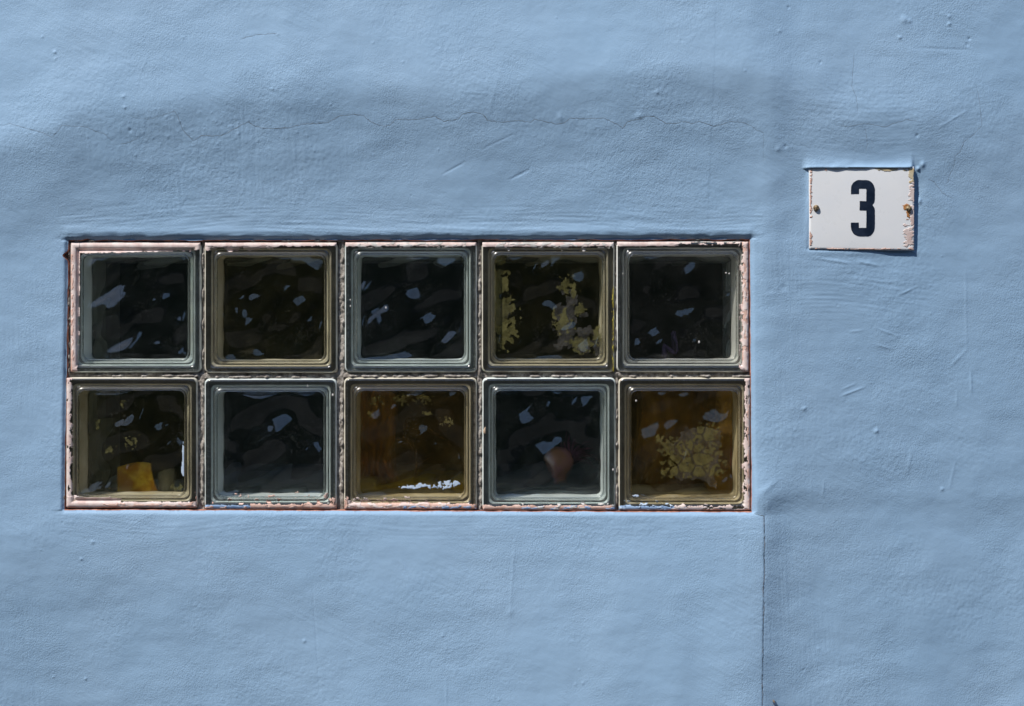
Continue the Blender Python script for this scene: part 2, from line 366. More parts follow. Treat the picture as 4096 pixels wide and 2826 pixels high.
def height(x, z, fine=True):
    """relief of the plaster in metres, positive towards the street"""
    shp = np.shape(x)
    x = np.ravel(np.asarray(x, float)); z = np.ravel(np.asarray(z, float))
    px = x * S + 2048; py = 1413 - (z - ZC) * S
    h = bspl(px, py) * 1.0
    mm = 0.001
    inframe = (px > -250) & (px < 4350) & (py > -250) & (py < 3080)
    h += 0.0022 * np.exp(-((px - np.interp(py, [0, 900, 2060], [3090, 3075, 3060])) / 62) ** 2) * sstep(60, 400, py) * (1 - sstep(1990, 2080, py))
    h += 0.0036 * np.exp(-(((px - 3048) / 72) ** 2 + ((py - 2030) / np.where(py < 2030, 125, 330)) ** 2)) * sstep(3004, 3030, px + np.where(py > 2050, 60, 0))
    # step at the vertical crack under the window's right corner
    xc = np.interp(py, [2060, 2826], [3056, 3046]); dxm = (px - xc) / S
    ramp_v = sstep(1960, 2120, py)
    h += np.where(dxm > 0, -0.05 * 0.05 * (1 - np.exp(-np.maximum(dxm, 0) / 0.05)), 0) * ramp_v
    # right of the window the whole wall turns slightly away
    xt = (px - np.interp(py, [0, 900, 2060], [3150, 3120, 3056])) / S
    soft = np.interp(py, [900, 2060, 2100], [0.035, 0.02, 0.004])
    h -= 0.110 * np.minimum(np.where(xt > -3 * soft, soft * np.log1p(np.exp(np.clip(xt / soft, -30, 30))), 0) + np.where(xt / soft > 30, xt - 30 * soft, 0), 0.9)
    h += np.where(dxm < 0, 0.0008 * np.exp(dxm / 0.006), 0) * ramp_v
    # right jamb: the plaster turns towards the window, and slopes away beyond
    jam = (px - 3010) / S
    side = sstep(900, 1010, py) * (1 - sstep(1960, 2060, py))
    h += np.where((jam > 0), 0.0035 * (1 - np.exp(-np.maximum(jam, 0) / 0.012)) - 0.05 * 0.06 * (1 - np.exp(-np.maximum(jam - 0.015, 0) / 0.06)), 0) * side
    if fine:
        h += mm * 1.25 * fbm(x / 0.085, z / 0.055, 3, 2) + mm * 0.30 * fbm(x / 0.022 + z * 8, z / 0.017, 8, 2)
        xr = x * 0.86 - z * 0.5; zr = x * 0.5 + z * 0.86
        g = perlin(x / 0.0062, z / 0.0062, 12)
        roughness = 0.35 + 1.25 * sstep(-0.15, 0.45, fbm(x / 0.16, z / 0.12, 14, 2))
        pim = np.exp(-(((px - 800) / 620) ** 2 + ((py - 560) / 170) ** 2)) + 0.6 * np.exp(-(((px - 2550) / 350) ** 2 + ((py - 480) / 160) ** 2))
        h += mm * (0.15 * roughness + 0.24 * pim) * g
        h += mm * (0.16 * roughness + 0.08 * pim) * perlin(xr / 0.0040, zr / 0.0028, 13)
        # brush strokes: lying near the lintel, round the plate and under the window; standing at the sides
        lying = sstep(760, 900, py) * (1 - sstep(958, 985, py)) * ((px > 240) & (px < 3050)) + 0.5 * np.exp(-(((px - 3500) / 420) ** 2 + ((py - 480) / 230) ** 2)) \
            + 0.8 * np.exp(-(((px - 3450) / 330) ** 2 + ((py - 1160) / 110) ** 2)) + 0.5 * np.exp(-((py - 2110) / 60) ** 2) * ((px > 240) & (px < 3050))
        tilt = 0.10 * perlin(x / 0.3, z / 0.3, 30)
        h += mm * 0.52 * lying * (perlin(x / 0.075, (z + tilt * x) / 0.0042, 20) + 0.5 * perlin(x / 0.03, z / 0.003, 21))
        upright = np.exp(-(((px - 900) / 600) ** 2 + ((py - 620) / 220) ** 2)) * 0.8 + 0.55 * np.exp(-(((px - 3140) / 110) ** 2)) * sstep(600, 800, py) \
            + 0.35 * np.exp(-(((px - 3300) / 160) ** 2)) * sstep(2200, 2400, py) + 0.4 * np.exp(-(((px - 100) / 130) ** 2)) * sstep(900, 1200, py)
        h += mm * 0.34 * upright * (0.35 + 1.3 * sstep(-0.2, 0.4, fbm(x / 0.06, z / 0.12, 27, 2))) * (perlin((x + 0.05 * z) / 0.0042, z / 0.07, 24) + 0.5 * perlin(x / 0.003, z / 0.04, 25))
        diag = sstep(0.05, 0.4, fbm(x / 0.25, z / 0.2, 33, 2))
        h += mm * 0.22 * diag * perlin((x * 0.45 + z * 0.9) / 0.0045, (x * 0.9 - z * 0.45) / 0.05, 34)
        for bx, by, r, a in BUMPS:
            w = np.where((abs(px - bx) < 4 * r) & (abs(py - by) < 4 * r))[0]
            if len(w):
                d2 = ((px[w] - bx) ** 2 + (py[w] - by) ** 2) / (r * r)
                h[w] += mm * 0.75 * a * np.exp(-d2 * (1 + 0.5 * perlin(px[w] / r * 0.8, py[w] / r * 0.8, 41)))
        for x0, y0, x1, y1, a, wd in STROKES:
            w = np.where((px > min(x0, x1) - 25) & (px < max(x0, x1) + 25) & (py > min(y0, y1) - 25) & (py < max(y0, y1) + 25))[0]
            if len(w):
                d, t = seg_dist(px[w], py[w], x0, y0, x1, y1)
                h[w] += mm * a * np.exp(-(d / (wd * S / 1000)) ** 2) * np.sin(np.pi * np.clip(t * 0.96 + 0.02, 0, 1)) ** 0.5
        for pts, wd in CRACKS:
            gd = 0.25 if wd < 1 else 0.7
            for (x0, y0), (x1, y1) in zip(pts[:-1], pts[1:]):
                w = np.where((px > min(x0, x1) - 12) & (px < max(x0, x1) + 12) & (py > min(y0, y1) - 12) & (py < max(y0, y1) + 12))[0]
                if len(w):
                    d, t = seg_dist(px[w], py[w], x0, y0, x1, y1)
                    h[w] -= mm * gd * np.exp(-(d / 3.5) ** 2) * 0.5
    # plaster lip round the window opening
    dx, dt, db = lip_distance(px, py)
    wob = 1 + 0.5 * perlin(x / 0.02, z / 0.02, 50) if fine else 1
    d_out = np.sqrt(dx ** 2 + dt ** 2 + db ** 2) / S
    above = (dt > 0) & (dx < 1); 
    inside_cols = np.exp(-dx / 14.0)
    h -= 0.0050 * np.exp(-(dt / S / (0.0042 * wob)) ** 2) * (dt > 0) * inside_cols + 0.0040 * (dt == 0) * (db == 0) * np.exp(-(dx / S / 0.0030) ** 2)
    h -= 0.0026 * np.exp(-(db / S / 0.0032) ** 2) * (db > 0) * inside_cols
    h += 0.0012 * np.exp(-((dt / S - 0.012) / 0.007) ** 2) * (dt > 0) * inside_cols
    # paint and filler built up on the plate's upper edge, a hollow right of it
    tpl = np.interp(px, [3232, 3658], [672, 666]); up = (tpl - py) / S
    span = sstep(3205, 3240, px) * (1 - sstep(3650, 3668, px))
    rw = 0.0062 * (1 + 0.35 * np.sin((px - 3200) / 70.0) * (px > 3200)) 
    h += np.where(up > -0.0012, 0.0066 * np.exp(-np.maximum(up, 0) / np.maximum(rw, 0.003)) * (1 + 0.25 * perlin(px / 40, py / 25, 52)), 0) * span
    lf = (3236 - px) / S
    h += np.where((lf > -0.003), 0.0025 * np.exp(-np.maximum(lf, 0) / 0.003), 0) * sstep(668, 720, py) * (1 - sstep(940, 1000, py))
    h -= 0.0032 * np.exp(-(((px - 3672) / 28) ** 2 + ((py - 760) / 62) ** 2)) - 0.0010 * np.exp(-(((px - 3450) / 230) ** 2 + ((py - 1010) / 14) ** 2))
    h += 0.0022 * np.exp(-(((px - 3700) / 9) ** 2 + ((py - 655) / 12) ** 2)) + 0.0026 * np.exp(-(((px - 3682) / 7) ** 2 + ((py - 672) / 8) ** 2)) + 0.002 * np.exp(-(((px - 3690) / 8) ** 2 + ((py - 800) / 14) ** 2))
    if _pl is not None:
        bed = sstep(3222, 3238, px) * (1 - sstep(3655, 3668, px)) * sstep(670, 682, py) * (1 - sstep(992, 1008, py))
        h = np.where(bed > 0, h + bed * np.minimum(_pl[0] * px + _pl[1] * py + _pl[2] + 0.0008 - h, 0), h)
    return h.reshape(shp)

# the plane the number plate is screwed to, and a bed for it in the plaster
_pl = None
_fx = np.array([3215, 3450, 3690, 3215, 3690, 3215, 3450, 3690.]); _fy = np.array([600, 600, 600, 835, 835, 1035, 1035, 1035.])
_fit = np.linalg.lstsq(np.stack([_fx, _fy, np.ones(8)], 1), height(PX(_fx), PZ(_fy), False), rcond=None)[0]
_fit[2] += _fit[0] * 0.18 * 3447; _fit[0] *= 0.82
_pl = _fit

# ---------------------------------------------------------------- the blue wall
MB = m_plaster()
def graded(a, b, step, n, far):
    core = np.arange(a, b + step * 0.5, step)
    lo = []; v = core[0]; s = step
    def spread(L):
        q = np.linspace(0, 1, n + 1)[1:]; return L * (q ** 3.2 * 0.97 + q * 0.03)
    return np.concatenate([(core[0] - spread(core[0] - far[0]))[::-1], core, core[-1] + spread(far[1] - core[-1])])
ux = graded(-0.80, 0.80, 0.00130, 34, (-4.2, 4.2)); uz = graded(ZC - 0.56, ZC + 0.56, 0.00130, 30, (-0.05, 3.4))
def snap(arr, v): i = int(np.argmin(abs(arr - v))); arr[i] = v; return i
WL, WR, WT, WB = PX(263), PX(3005), PZ(960), PZ(2046)
il = snap(ux, WL); ir = snap(ux, WR); ib = snap(uz, WB); it = snap(uz, WT)
U, W = np.meshgrid(ux, uz)
def warp(U, W):
    """bend the grid so that the rectangular hole gets the opening's slightly crooked, ragged outline"""
    py = 1413 - (W - ZC) * S; px = U * S + 2048
    l = PX(np.interp(py, [962, 2045], [OPEN['l_top'], OPEN['l_bot']])) - WL + 0.0011 * fbm(W / 0.03, W * 0 + 3.3, 70, 3)
    r = PX(np.interp(py, [962, 2045], [OPEN['r_top'], OPEN['r_bot']])) - WR + 0.0007 * fbm(W / 0.03, W * 0 + 9.3, 71, 3)
    t = PZ(np.interp(px, [271, 3001], [OPEN['t_l'], OPEN['t_r']])) - WT + 0.0016 * fbm(U / 0.035, U * 0 + 1.7, 72, 4) + 0.003 * np.exp(-((px - 345) / 22) ** 2)
    b = PZ(np.interp(px, [255, 3009], [OPEN['b_l'], OPEN['b_r']])) - WB + 0.0008 * fbm(U / 0.03, U * 0 + 5.7, 73, 3)
    l = l - 0.0075 * np.exp(-((py - 1022) / 14) ** 2)
    D = 0.035
    fade = lambda d: np.clip(1 - abs(d) / D, 0, 1)
    vspan = np.clip(1 - np.maximum(np.maximum(W - WT, WB - W), 0) / D, 0, 1); hspan = np.clip(1 - np.maximum(np.maximum(WL - U, U - WR), 0) / D, 0, 1)
    dX = l * fade(U - WL) * vspan + r * fade(U - WR) * vspan; dZ = t * fade(W - WT) * hspan + b * fade(W - WB) * hspan
    return U + dX, W + dZ
WX, WZ = warp(U, W)
WH = height(WX, WZ)
nx, nz = len(ux), len(uz)
idx = np.arange(nx * nz).reshape(nz, nx)
V = np.stack([WX, -WH, WZ], -1).reshape(-1, 3)
Q = np.stack([idx[:-1, :-1], idx[:-1, 1:], idx[1:, 1:], idx[1:, :-1]], -1)
keep = np.ones((nz - 1, nx - 1), bool); keep[ib:it, il:ir] = False
Vc, Qc = compact(V, Q[keep])
wall = quads_obj('house_wall', Vc, Qc, MB)
tag(wall, 'light blue painted plaster house wall, uneven, with brush marks and hairline cracks', 'wall', kind='thing')

# red-brown and pink older paint showing on the cut edge of the plaster
M_OLD = m_simple('old_red_brown_paint', (0.20, 0.065, 0.045), (0.50, 0.24, 0.17), scale=120, rough=0.8, bumpy=0.5, bscale=600)
loop = np.concatenate([idx[it, il:ir][::-1][::-1], idx[ib:it + 1, ir][::-1], idx[ib, il:ir][::-1], idx[ib + 1:it, il]])
P0 = V[loop]; n = len(loop)
cx_, cz_ = (WL + WR) / 2, (WT + WB) / 2
def ring(dep, inset):
    R = P0.copy(); R[:, 1] = dep if np.isscalar(dep) else dep
    ix = np.sign(cx_ - R[:, 0]) * (np.minimum(abs(R[:, 0] - WL), abs(R[:, 0] - WR)) < 0.02) * inset
    izz = np.sign(cz_ - R[:, 2]) * (np.minimum(abs(R[:, 2] - WT), abs(R[:, 2] - WB)) < 0.014) * inset
    R[:, 0] += ix; R[:, 2] += izz
    return R
ns = perlin(P0[:, 0] / 0.012, P0[:, 2] / 0.012, 80)
R0 = ring(P0[:, 1] + 0.0001, 0.0); R1 = ring(P0[:, 1] + 0.001, 0.0008 + 0.0008 * ns); R2 = ring(0.0085, 0.0014 + 0.0012 * ns); R3 = ring(0.03, 0.0022)
EV = np.concatenate([R0, R1, R2, R3]); q = []
for k in range(3):
    a = np.arange(n) + k * n; b = np.roll(np.arange(n), -1) + k * n
    q.append(np.stack([a, b, b + n, a + n], -1))
quads_obj('old_paint_edge', EV, np.concatenate(q), M_OLD, wall)['label'] = 'red-brown older paint on the cut edge round the window'

# hairline cracks: thin dark ribbons laid just above the relief
M_CRACK = m_simple('crack_line', (0.14, 0.15, 0.16), (0.26, 0.28, 0.31), scale=80, rough=0.95, spec=0.0)
def crack(pts, wd):
    P = []
    for (x0, y0), (x1, y1) in zip(pts[:-1], pts[1:]):
        L = math.hypot(x1 - x0, y1 - y0); m = max(2, int(L / 7))
        for j in range(m):
            t = j / m; a = 4.0 * math.sin(math.pi * t) if m > 2 else 0
            P.append((x0 + (x1 - x0) * t + random.uniform(-a, a) * 0.5, y0 + (y1 - y0) * t + random.uniform(-a, a) * 0.5))
    P.append(pts[-1]); P = np.array(P)
    T = np.gradient(P, axis=0); T /= np.linalg.norm(T, axis=1)[:, None] + 1e-9
    Nn = np.stack([-T[:, 1], T[:, 0]], 1)
    s = np.linspace(0, 1, len(P)); w = wd * S / 1000 * 0.40 * (0.45 + 0.75 * abs(perlin(np.arange(len(P)) / 4.0, np.full(len(P), wd * 9.1 + P[0, 0]), 90)) * 1.6) * np.minimum(1, 8 * np.minimum(s, 1 - s) + 0.15)
    A = P + Nn * w[:, None]; Bp = P - Nn * w[:, None]
    def surf(p):
        x = PX(p[:, 0]); z = PZ(p[:, 1]); return np.stack([x, -height(x, z) - 0.00035, z], 1)
    VV = np.concatenate([surf(A), surf(Bp)]); m = len(P); i = np.arange(m - 1)
    quads_obj('crack', VV, np.stack([i, i + 1, i + 1 + m, i + m], -1), M_CRACK, wall)
for pts, wd in CRACKS: crack(pts, wd)

# ---------------------------------------------------------------- ground, an unseen bank added to darken the reflections, the room behind
M_ASPH = m_simple('asphalt', (0.020, 0.020, 0.022), (0.042, 0.042, 0.044), scale=40, rough=0.9, bumpy=0.4, bscale=200, bdist=0.004)
ground = mesh_obj('ground', [(-300, -300, 0), (300, -300, 0), (300, 300, 0), (-300, 300, 0)], [(0, 1, 2, 3)], M_ASPH, smooth=False)
tag(ground, kind='structure')
M_BANK = m_simple('added_bank_dark', (0.012, 0.018, 0.009), (0.035, 0.045, 0.022), scale=1.2, rough=0.95, spec=0.1)
bxs = np.linspace(-60, 60, 301); bys = np.linspace(-9, -40, 60)
BX, BY = np.meshgrid(bxs, bys)
clump = sstep(-0.12, 0.30, perlin(BX / 4.2 + 0.3, BX * 0 + 2.2, 101))
BZ = (5.8 + 7.5 * clump) * sstep(-9, -13, BY) * (1 + 0.20 * fbm(BX / 2.0, BY / 3.0, 100, 3)) + 5.0 * sstep(-12, -40, BY) + 0.6 * fbm(BX / 0.9, BY / 0.9, 104, 2) * sstep(-9, -10, BY) - 0.05
bi = np.arange(BX.size).reshape(BX.shape)
bank = quads_obj('added_bank', np.stack([BX, BY, BZ], -1).reshape(-1, 3), np.stack([bi[:-1, :-1], bi[1:, :-1], bi[1:, 1:], bi[:-1, 1:]], -1).reshape(-1, 4), M_BANK)
tag(bank, kind='structure')

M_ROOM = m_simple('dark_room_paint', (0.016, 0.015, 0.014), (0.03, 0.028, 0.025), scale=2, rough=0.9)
M_SILL = m_simple('inner_reveal_plaster', (0.55, 0.56, 0.53), (0.70, 0.70, 0.67), scale=12, rough=0.8, bumpy=0.3)
Y0, Y1, YB = 0.076, 0.30, 3.2
xl, xr, zb, zt = PX(262), PX(3006), PZ(2046), PZ(958)
def slab(x0, x1, y0, y1, z0, z1):
    v = [(x0, y0, z0), (x1, y0, z0), (x1, y1, z0), (x0, y1, z0), (x0, y0, z1), (x1, y0, z1), (x1, y1, z1), (x0, y1, z1)]
    f = [(0, 3, 2, 1), (4, 5, 6, 7), (0, 1, 5, 4), (1, 2, 6, 5), (2, 3, 7, 6), (3, 0, 4, 7)]
    return v, f
def multi(slabs):
    V_, F_ = [], []
    for s in slabs:
        v, f = slab(*s); o = len(V_); V_ += v; F_ += [tuple(i + o for i in q) for q in f]
    return V_, F_
t = 0.1
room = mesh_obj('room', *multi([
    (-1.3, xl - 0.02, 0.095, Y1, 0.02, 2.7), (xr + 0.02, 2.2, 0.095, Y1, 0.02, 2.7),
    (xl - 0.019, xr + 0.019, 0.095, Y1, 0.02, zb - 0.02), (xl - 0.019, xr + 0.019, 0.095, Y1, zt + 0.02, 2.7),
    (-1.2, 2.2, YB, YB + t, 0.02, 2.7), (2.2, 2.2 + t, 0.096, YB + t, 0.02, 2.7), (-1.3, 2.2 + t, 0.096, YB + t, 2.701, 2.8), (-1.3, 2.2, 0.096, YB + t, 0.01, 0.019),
    # left wall with an unseen opening added to let fill skylight in
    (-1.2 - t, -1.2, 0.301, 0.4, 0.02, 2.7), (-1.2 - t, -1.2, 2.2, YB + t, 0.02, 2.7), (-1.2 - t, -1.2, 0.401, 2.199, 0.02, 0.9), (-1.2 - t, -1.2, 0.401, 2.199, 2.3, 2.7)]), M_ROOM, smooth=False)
tag(room, kind='structure')
sill = mesh_obj('window_reveal', *multi([
    (xl - 0.018, xr + 0.018, Y0, Y1 + 0.03, zb - 0.019, zb + 0.0185), (xl - 0.018, xr + 0.018, Y0, Y1 - 0.003, zt - 0.0172, zt + 0.018),
    (xl - 0.018, xl, Y0, Y1 - 0.003, zb + 0.019, zt - 0.0177), (xr, xr + 0.018, Y0, Y1 - 0.003, zb + 0.019, zt - 0.0177)]), M_SILL, room, smooth=False)

# ---------------------------------------------------------------- glass block window
window = bpy.data.objects.new('glass_block_window', None); col.objects.link(window)
window.location = (float((WL + WR) / 2), 0.0, float(WB)); window.empty_display_size = 0.05
tag(window, 'wide low window of ten square glass blocks set in crumbling mortar in the blue wall', 'window', kind='thing')
bpy.context.view_layer.update()
def into_window(o):
    o.parent = window; o.matrix_parent_inverse = window.matrix_world.inverted()
    return o

# mortar bed
M_MORT, nt, out = mat('lime_mortar')
p = principled(nt, out, rough=0.95, spec=0.05)
v = coords(nt)
c1 = ramp(nt, noise(nt, v, 160, 5, 0.7), [(0.3, (0.15, 0.13, 0.115)), (0.5, (0.33, 0.30, 0.27)), (0.7, (0.60, 0.57, 0.53))])
nt.links.new(c1, p.inputs['Base Color'])
nt.links.new(bump(nt, noise(nt, v, 500, 5, 0.7), 0.9, 0.002), p.inputs['Normal'])
mx_ = np.arange(PX(250), PX(3014), 0.00125); mz_ = np.arange(PZ(2056), PZ(952), 0.00125)
MX, MZ = np.meshgrid(mx_, mz_); mpx = MX * S + 2048; mpy = 1413 - (MZ - ZC) * S
MY = 0.0108 + 0.0022 * fbm(MX / 0.012, MZ / 0.012, 110, 3) + 0.0016 * perlin(MX / 0.004, MZ / 0.004, 114)
hole = np.zeros(MX.shape, bool); near = np.zeros(MX.shape)
for (l, r, t_, b) in BLOCKS:
    hole |= (mpx > l + 12) & (mpx < r - 12) & (mpy > t_ + 12) & (mpy < b - 12)
    inr = (mpy > t_ - 20) & (mpy < b + 20); inc = (mpx > l - 20) & (mpx < r + 20)
    near = np.maximum(near, np.exp(-((mpx - l + 7) / 6.0) ** 2) * inr * 0.95)
    near = np.maximum(near, np.exp(-((mpy - t_ + 6) / 5.0) ** 2) * inc * 0.9)
for (cx, cy) in [(808, 1505), (1362, 1500), (1917, 1505), (2468, 1500)]:
    near = np.maximum(near, np.exp(-(((mpx - cx) / 22) ** 2 + ((mpy - cy - 12) / 22) ** 2)))
crumb = sstep(-0.12, 0.35, fbm(MX / 0.02, MZ / 0.02, 118, 3))
MY -= near * crumb * 0.0075
MY += 0.006 * sstep(0.38, 0.62, perlin(MX / 0.02, MZ / 0.02, 121))            # holes fallen out
for (l, r, t_, b) in BLOCKS:
    ins = (mpx > l - 1) & (mpx < r + 1) & (mpy > t_ - 1) & (mpy < b + 1)
    MY = np.where(ins, np.maximum(MY, 0.0155), MY)
mi = np.arange(MX.size).reshape(MX.shape)
mq = np.stack([mi[:-1, :-1], mi[:-1, 1:], mi[1:, 1:], mi[1:, :-1]], -1)
mkeep = ~(hole[:-1, :-1] & hole[1:, 1:] & hole[1:, :-1] & hole[:-1, 1:])
mv, mqq = compact(np.stack([MX, MY, MZ], -1).reshape(-1, 3), mq[mkeep])
mortar = into_window(quads_obj('mortar', mv, mqq, M_MORT))
mortar['label'] = 'rough grey mortar in the joints between the glass blocks'

# tints: name -> pane, rim, body, inner wall
TINTS = {
    'clear': dict(stain=(0.45, 0.48, 0.5), film=0.006, pane=(0.965, 0.985, 0.98), rim=(0.94, 0.97, 0.96), body=(0.50, 0.54, 0.52), wall=((0.78, 0.82, 0.80), (0.90, 0.93, 0.91))),
    'grey':  dict(stain=(0.45, 0.44, 0.42), film=0.010, pane=(0.97, 0.975, 0.96), rim=(0.95, 0.96, 0.94), body=(0.52, 0.53, 0.50), wall=((0.76, 0.76, 0.73), (0.90, 0.90, 0.86))),
    'olive': dict(stain=(0.40, 0.36, 0.16), film=0.011, pane=(0.97, 0.96, 0.90), rim=(0.95, 0.935, 0.87), body=(0.48, 0.46, 0.39), wall=((0.62, 0.58, 0.47), (0.90, 0.88, 0.81))),
    'amber': dict(stain=(0.46, 0.28, 0.06), film=0.024, pane=(0.97, 0.945, 0.86), rim=(0.95, 0.93, 0.86), body=(0.48, 0.45, 0.37), wall=((0.62, 0.56, 0.42), (0.90, 0.86, 0.77))),
}
for i, (k, d) in enumerate(TINTS.items()):
    d['m_pane'] = m_thin_glass(k + '_pane_glass', d['pane'], seed=i * 3.0, stain=d['stain'], film_amt=d['film'])
    d['m_rear'] = m_glass(k + '_rear_glass', tuple(c ** 1.3 for c in d['pane']))
    d['m_rim'] = m_rim(k + '_moulded_glass', d['rim'], d['body'])
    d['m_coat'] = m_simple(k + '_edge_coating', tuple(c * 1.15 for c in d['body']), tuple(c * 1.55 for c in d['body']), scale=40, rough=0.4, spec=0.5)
    d['m_backing'] = m_simple(k + '_dark_backing', tuple(c * 0.10 for c in d['body']), tuple(c * 0.50 for c in d['body']), scale=22, rough=0.6, spec=0.3)
    d['m_wall'] = m_simple(k + '_block_inside', d['wall'][0], d['wall'][1], scale=16, rough=0.25, spec=0.6)

BT = ['clear', 'olive', 'clear', 'olive', 'grey', 'olive', 'clear', 'amber', 'clear', 'amber']
BLABEL = ['clear greenish glass block with pink paint along its top and left rim',
          'olive tinted glass block with a torn strip of pink paint on its top rim',
          'clear greenish glass block with a clean pink line along its top rim',
          'yellow-olive glass block with blistered yellow film on its pane',
          'grey glass block with salmon paint down its right rim and a purple zigzag behind',
          'olive glass block with pink paint on left and bottom rim, yellow card behind',
          'clear greenish glass block with blue and salmon paint on its bottom rim',
          'amber glass block with a pale blue paint smear low on its pane',
          'clear greenish glass block with a round orange-pink ornament behind',
          'amber glass block with a blistered yellow patch on its pane and pink right rim']

# rim profile: distance in from the outer edge (mm) -> depth (mm, into the wall)
PROF = [(0.0, 11.0), (0.25, 7.2), (1.0, 5.2), (2.4, 4.0), (4.5, 3.4), (7.0, 3.6), (8.8, 4.6), (9.9, 6.4), (10.5, 8.0), (11.6, 8.3),
        (12.6, 7.4), (13.6, 5.4), (14.8, 4.0), (16.4, 3.2), (18.5, 2.9)]
PD = np.array([a for a, b in PROF]); PY = np.array([b for a, b in PROF])
def rrect(x0, x1, z0, z1, r, seg=6, per=10):
    """rounded rectangle loop, fixed point count"""
    pts = []
    cs = [((x1 - r, z0 + r), -math.pi / 2), ((x1 - r, z1 - r), 0), ((x0 + r, z1 - r), math.pi / 2), ((x0 + r, z0 + r), math.pi)]
    for k, ((cx, cz), a0) in enumerate(cs):
        for j in range(seg + 1):
            a = a0 + j / seg * math.pi / 2; pts.append((cx + r * math.cos(a), cz + r * math.sin(a)))
        nxt = cs[(k + 1) % 4]; a1 = nxt[1]; q = (nxt[0][0] + r * math.cos(a1), nxt[0][1] + r * math.sin(a1)); p_ = pts[-1]
        for j in range(1, per): pts.append((p_[0] + (q[0] - p_[0]) * j / per, p_[1] + (q[1] - p_[1]) * j / per))
    return pts
def loft(loops, close_first=False, close_last=False):
    """loops: list of (n,3) lists"""
    n_ = len(loops[0]); V_ = [p for L in loops for p in L]; F_ = []
    for k in range(len(loops) - 1):
        for j in range(n_):
            a = k * n_ + j; b = k * n_ + (j + 1) % n_
            F_.append((a, b, b + n_, a + n_))
    return V_, F_

def wavy(x, z, seed, flip):
    """moulded waves of the inner glass faces (metres), over block-local metres"""
    x = x * flip
    wx = x + 0.010 * perlin(x / 0.05 + 4.1, z / 0.05, 200); wz = z + 0.010 * perlin(x / 0.05, z / 0.05 + 7.7, 201)
    al = 0.80 * wx * flip + 0.60 * wz; ac = -0.60 * wx * flip + 0.80 * wz
    a = perlin(al / 0.068 + 0.37 + seed * 0.31, ac / 0.037 + 0.21 + seed * 0.47, 205)
    b = perlin((wx * 0.8 + wz * 0.6) / 0.034, (wz * 0.8 - wx * 0.6) / 0.05 + seed * 1.7, 206)
    return 0.0093 * a + 0.0032 * b + 0.00018 * perlin((wx + 0.5 * wz) / 0.011, (wz - 0.5 * wx) / 0.017 + seed, 208)

def pane_solid(x0, x1, z0, z1, r, yf, yb, seed, flip, amp_f, amp_b, step=0.0024):
    """a closed pane: flat or wavy front at yf, wavy back at yb, rounded corners"""
    nx_ = int((x1 - x0) / step); nz_ = int((z1 - z0) / step)
    gx_ = np.linspace(-1, 1, nx_); gz_ = np.linspace(-1, 1, nz_)
    A, C = np.meshgrid(gx_, gz_)
    hx, hz = (x1 - x0) / 2, (z1 - z0) / 2; cx, cz = (x0 + x1) / 2, (z0 + z1) / 2
    # pull the grid's corners in to a rounded outline
    Xl = A * hx; Zl = C * hz
    ex = np.clip((abs(Xl) - (hx - r)) / r, 0, 1); ez = np.clip((abs(Zl) - (hz - r)) / r, 0, 1)
    m_ = np.maximum(ex, ez); l_ = np.hypot(ex, ez); k = np.where(l_ > 1e-6, m_ / np.maximum(l_, 1e-6), 1)
    Xl = np.sign(Xl) * np.where(ex > 0, (hx - r) + ex * k * r, abs(Xl)); Zl = np.sign(Zl) * np.where(ez > 0, (hz - r) + ez * k * r, abs(Zl))
    edge = np.minimum(np.minimum(hx - abs(A * hx), hz - abs(C * hz)) / 0.008, 1)
    f = yf + amp_f * wavy(Xl, Zl, seed + 5, flip) * edge
    b = yb + amp_b * wavy(Xl, Zl, seed, flip) * edge
    F = np.stack([Xl + cx, f, Zl + cz], -1).reshape(-1, 3); Bk = np.stack([Xl + cx, b, Zl + cz], -1).reshape(-1, 3)
    g = np.arange(nx_ * nz_).reshape(nz_, nx_); N = nx_ * nz_
    qf = np.stack([g[:-1, :-1], g[:-1, 1:], g[1:, 1:], g[1:, :-1]], -1).reshape(-1, 4)
    qb = qf[:, ::-1] + N
    bl = np.concatenate([g[0, :-1], g[:-1, -1], g[-1, :0:-1], g[:0:-1, 0]]); nb = np.roll(bl, -1)
    qs = np.stack([bl + N, nb + N, nb, bl], -1)
    return np.concatenate([F, Bk]), np.concatenate([qf, qb, qs])

def flake(name, x0, x1, z0, z1, step, keep_fn, y_fn, material, parent, thick=0.0005):
    """chips of paint: small cells kept where keep_fn(x, z) > 0, a thin skin with real thickness, laid at depth y_fn"""
    gx_ = np.arange(x0, x1 + step, step); gz_ = np.arange(z0, z1 + step, step)
    A, C = np.meshgrid(gx_, gz_); g = np.arange(A.size).reshape(A.shape)
    kv = keep_fn((A[:-1, :-1] + A[1:, 1:]) / 2, (C[:-1, :-1] + C[1:, 1:]) / 2) > 0
    if kv.sum() < 2: return None
    J = 0.35 * step
    A = A + J * rng.uniform(-1, 1, A.shape); C = C + J * rng.uniform(-1, 1, C.shape)
    yy = y_fn(A, C)
    V_ = np.stack([A, yy - thick, C], -1).reshape(-1, 3)
    qq = np.stack([g[:-1, :-1], g[:-1, 1:], g[1:, 1:], g[1:, :-1]], -1)[kv]
    V_, qq = compact(V_, qq)
    o = quads_obj(name, V_, qq, material)
    so = o.modifiers.new('thickness', 'SOLIDIFY'); so.thickness = thick * 0.8; so.offset = -1
    if parent is not None: o.parent = parent; o.matrix_parent_inverse = parent.matrix_world.inverted()
    return o

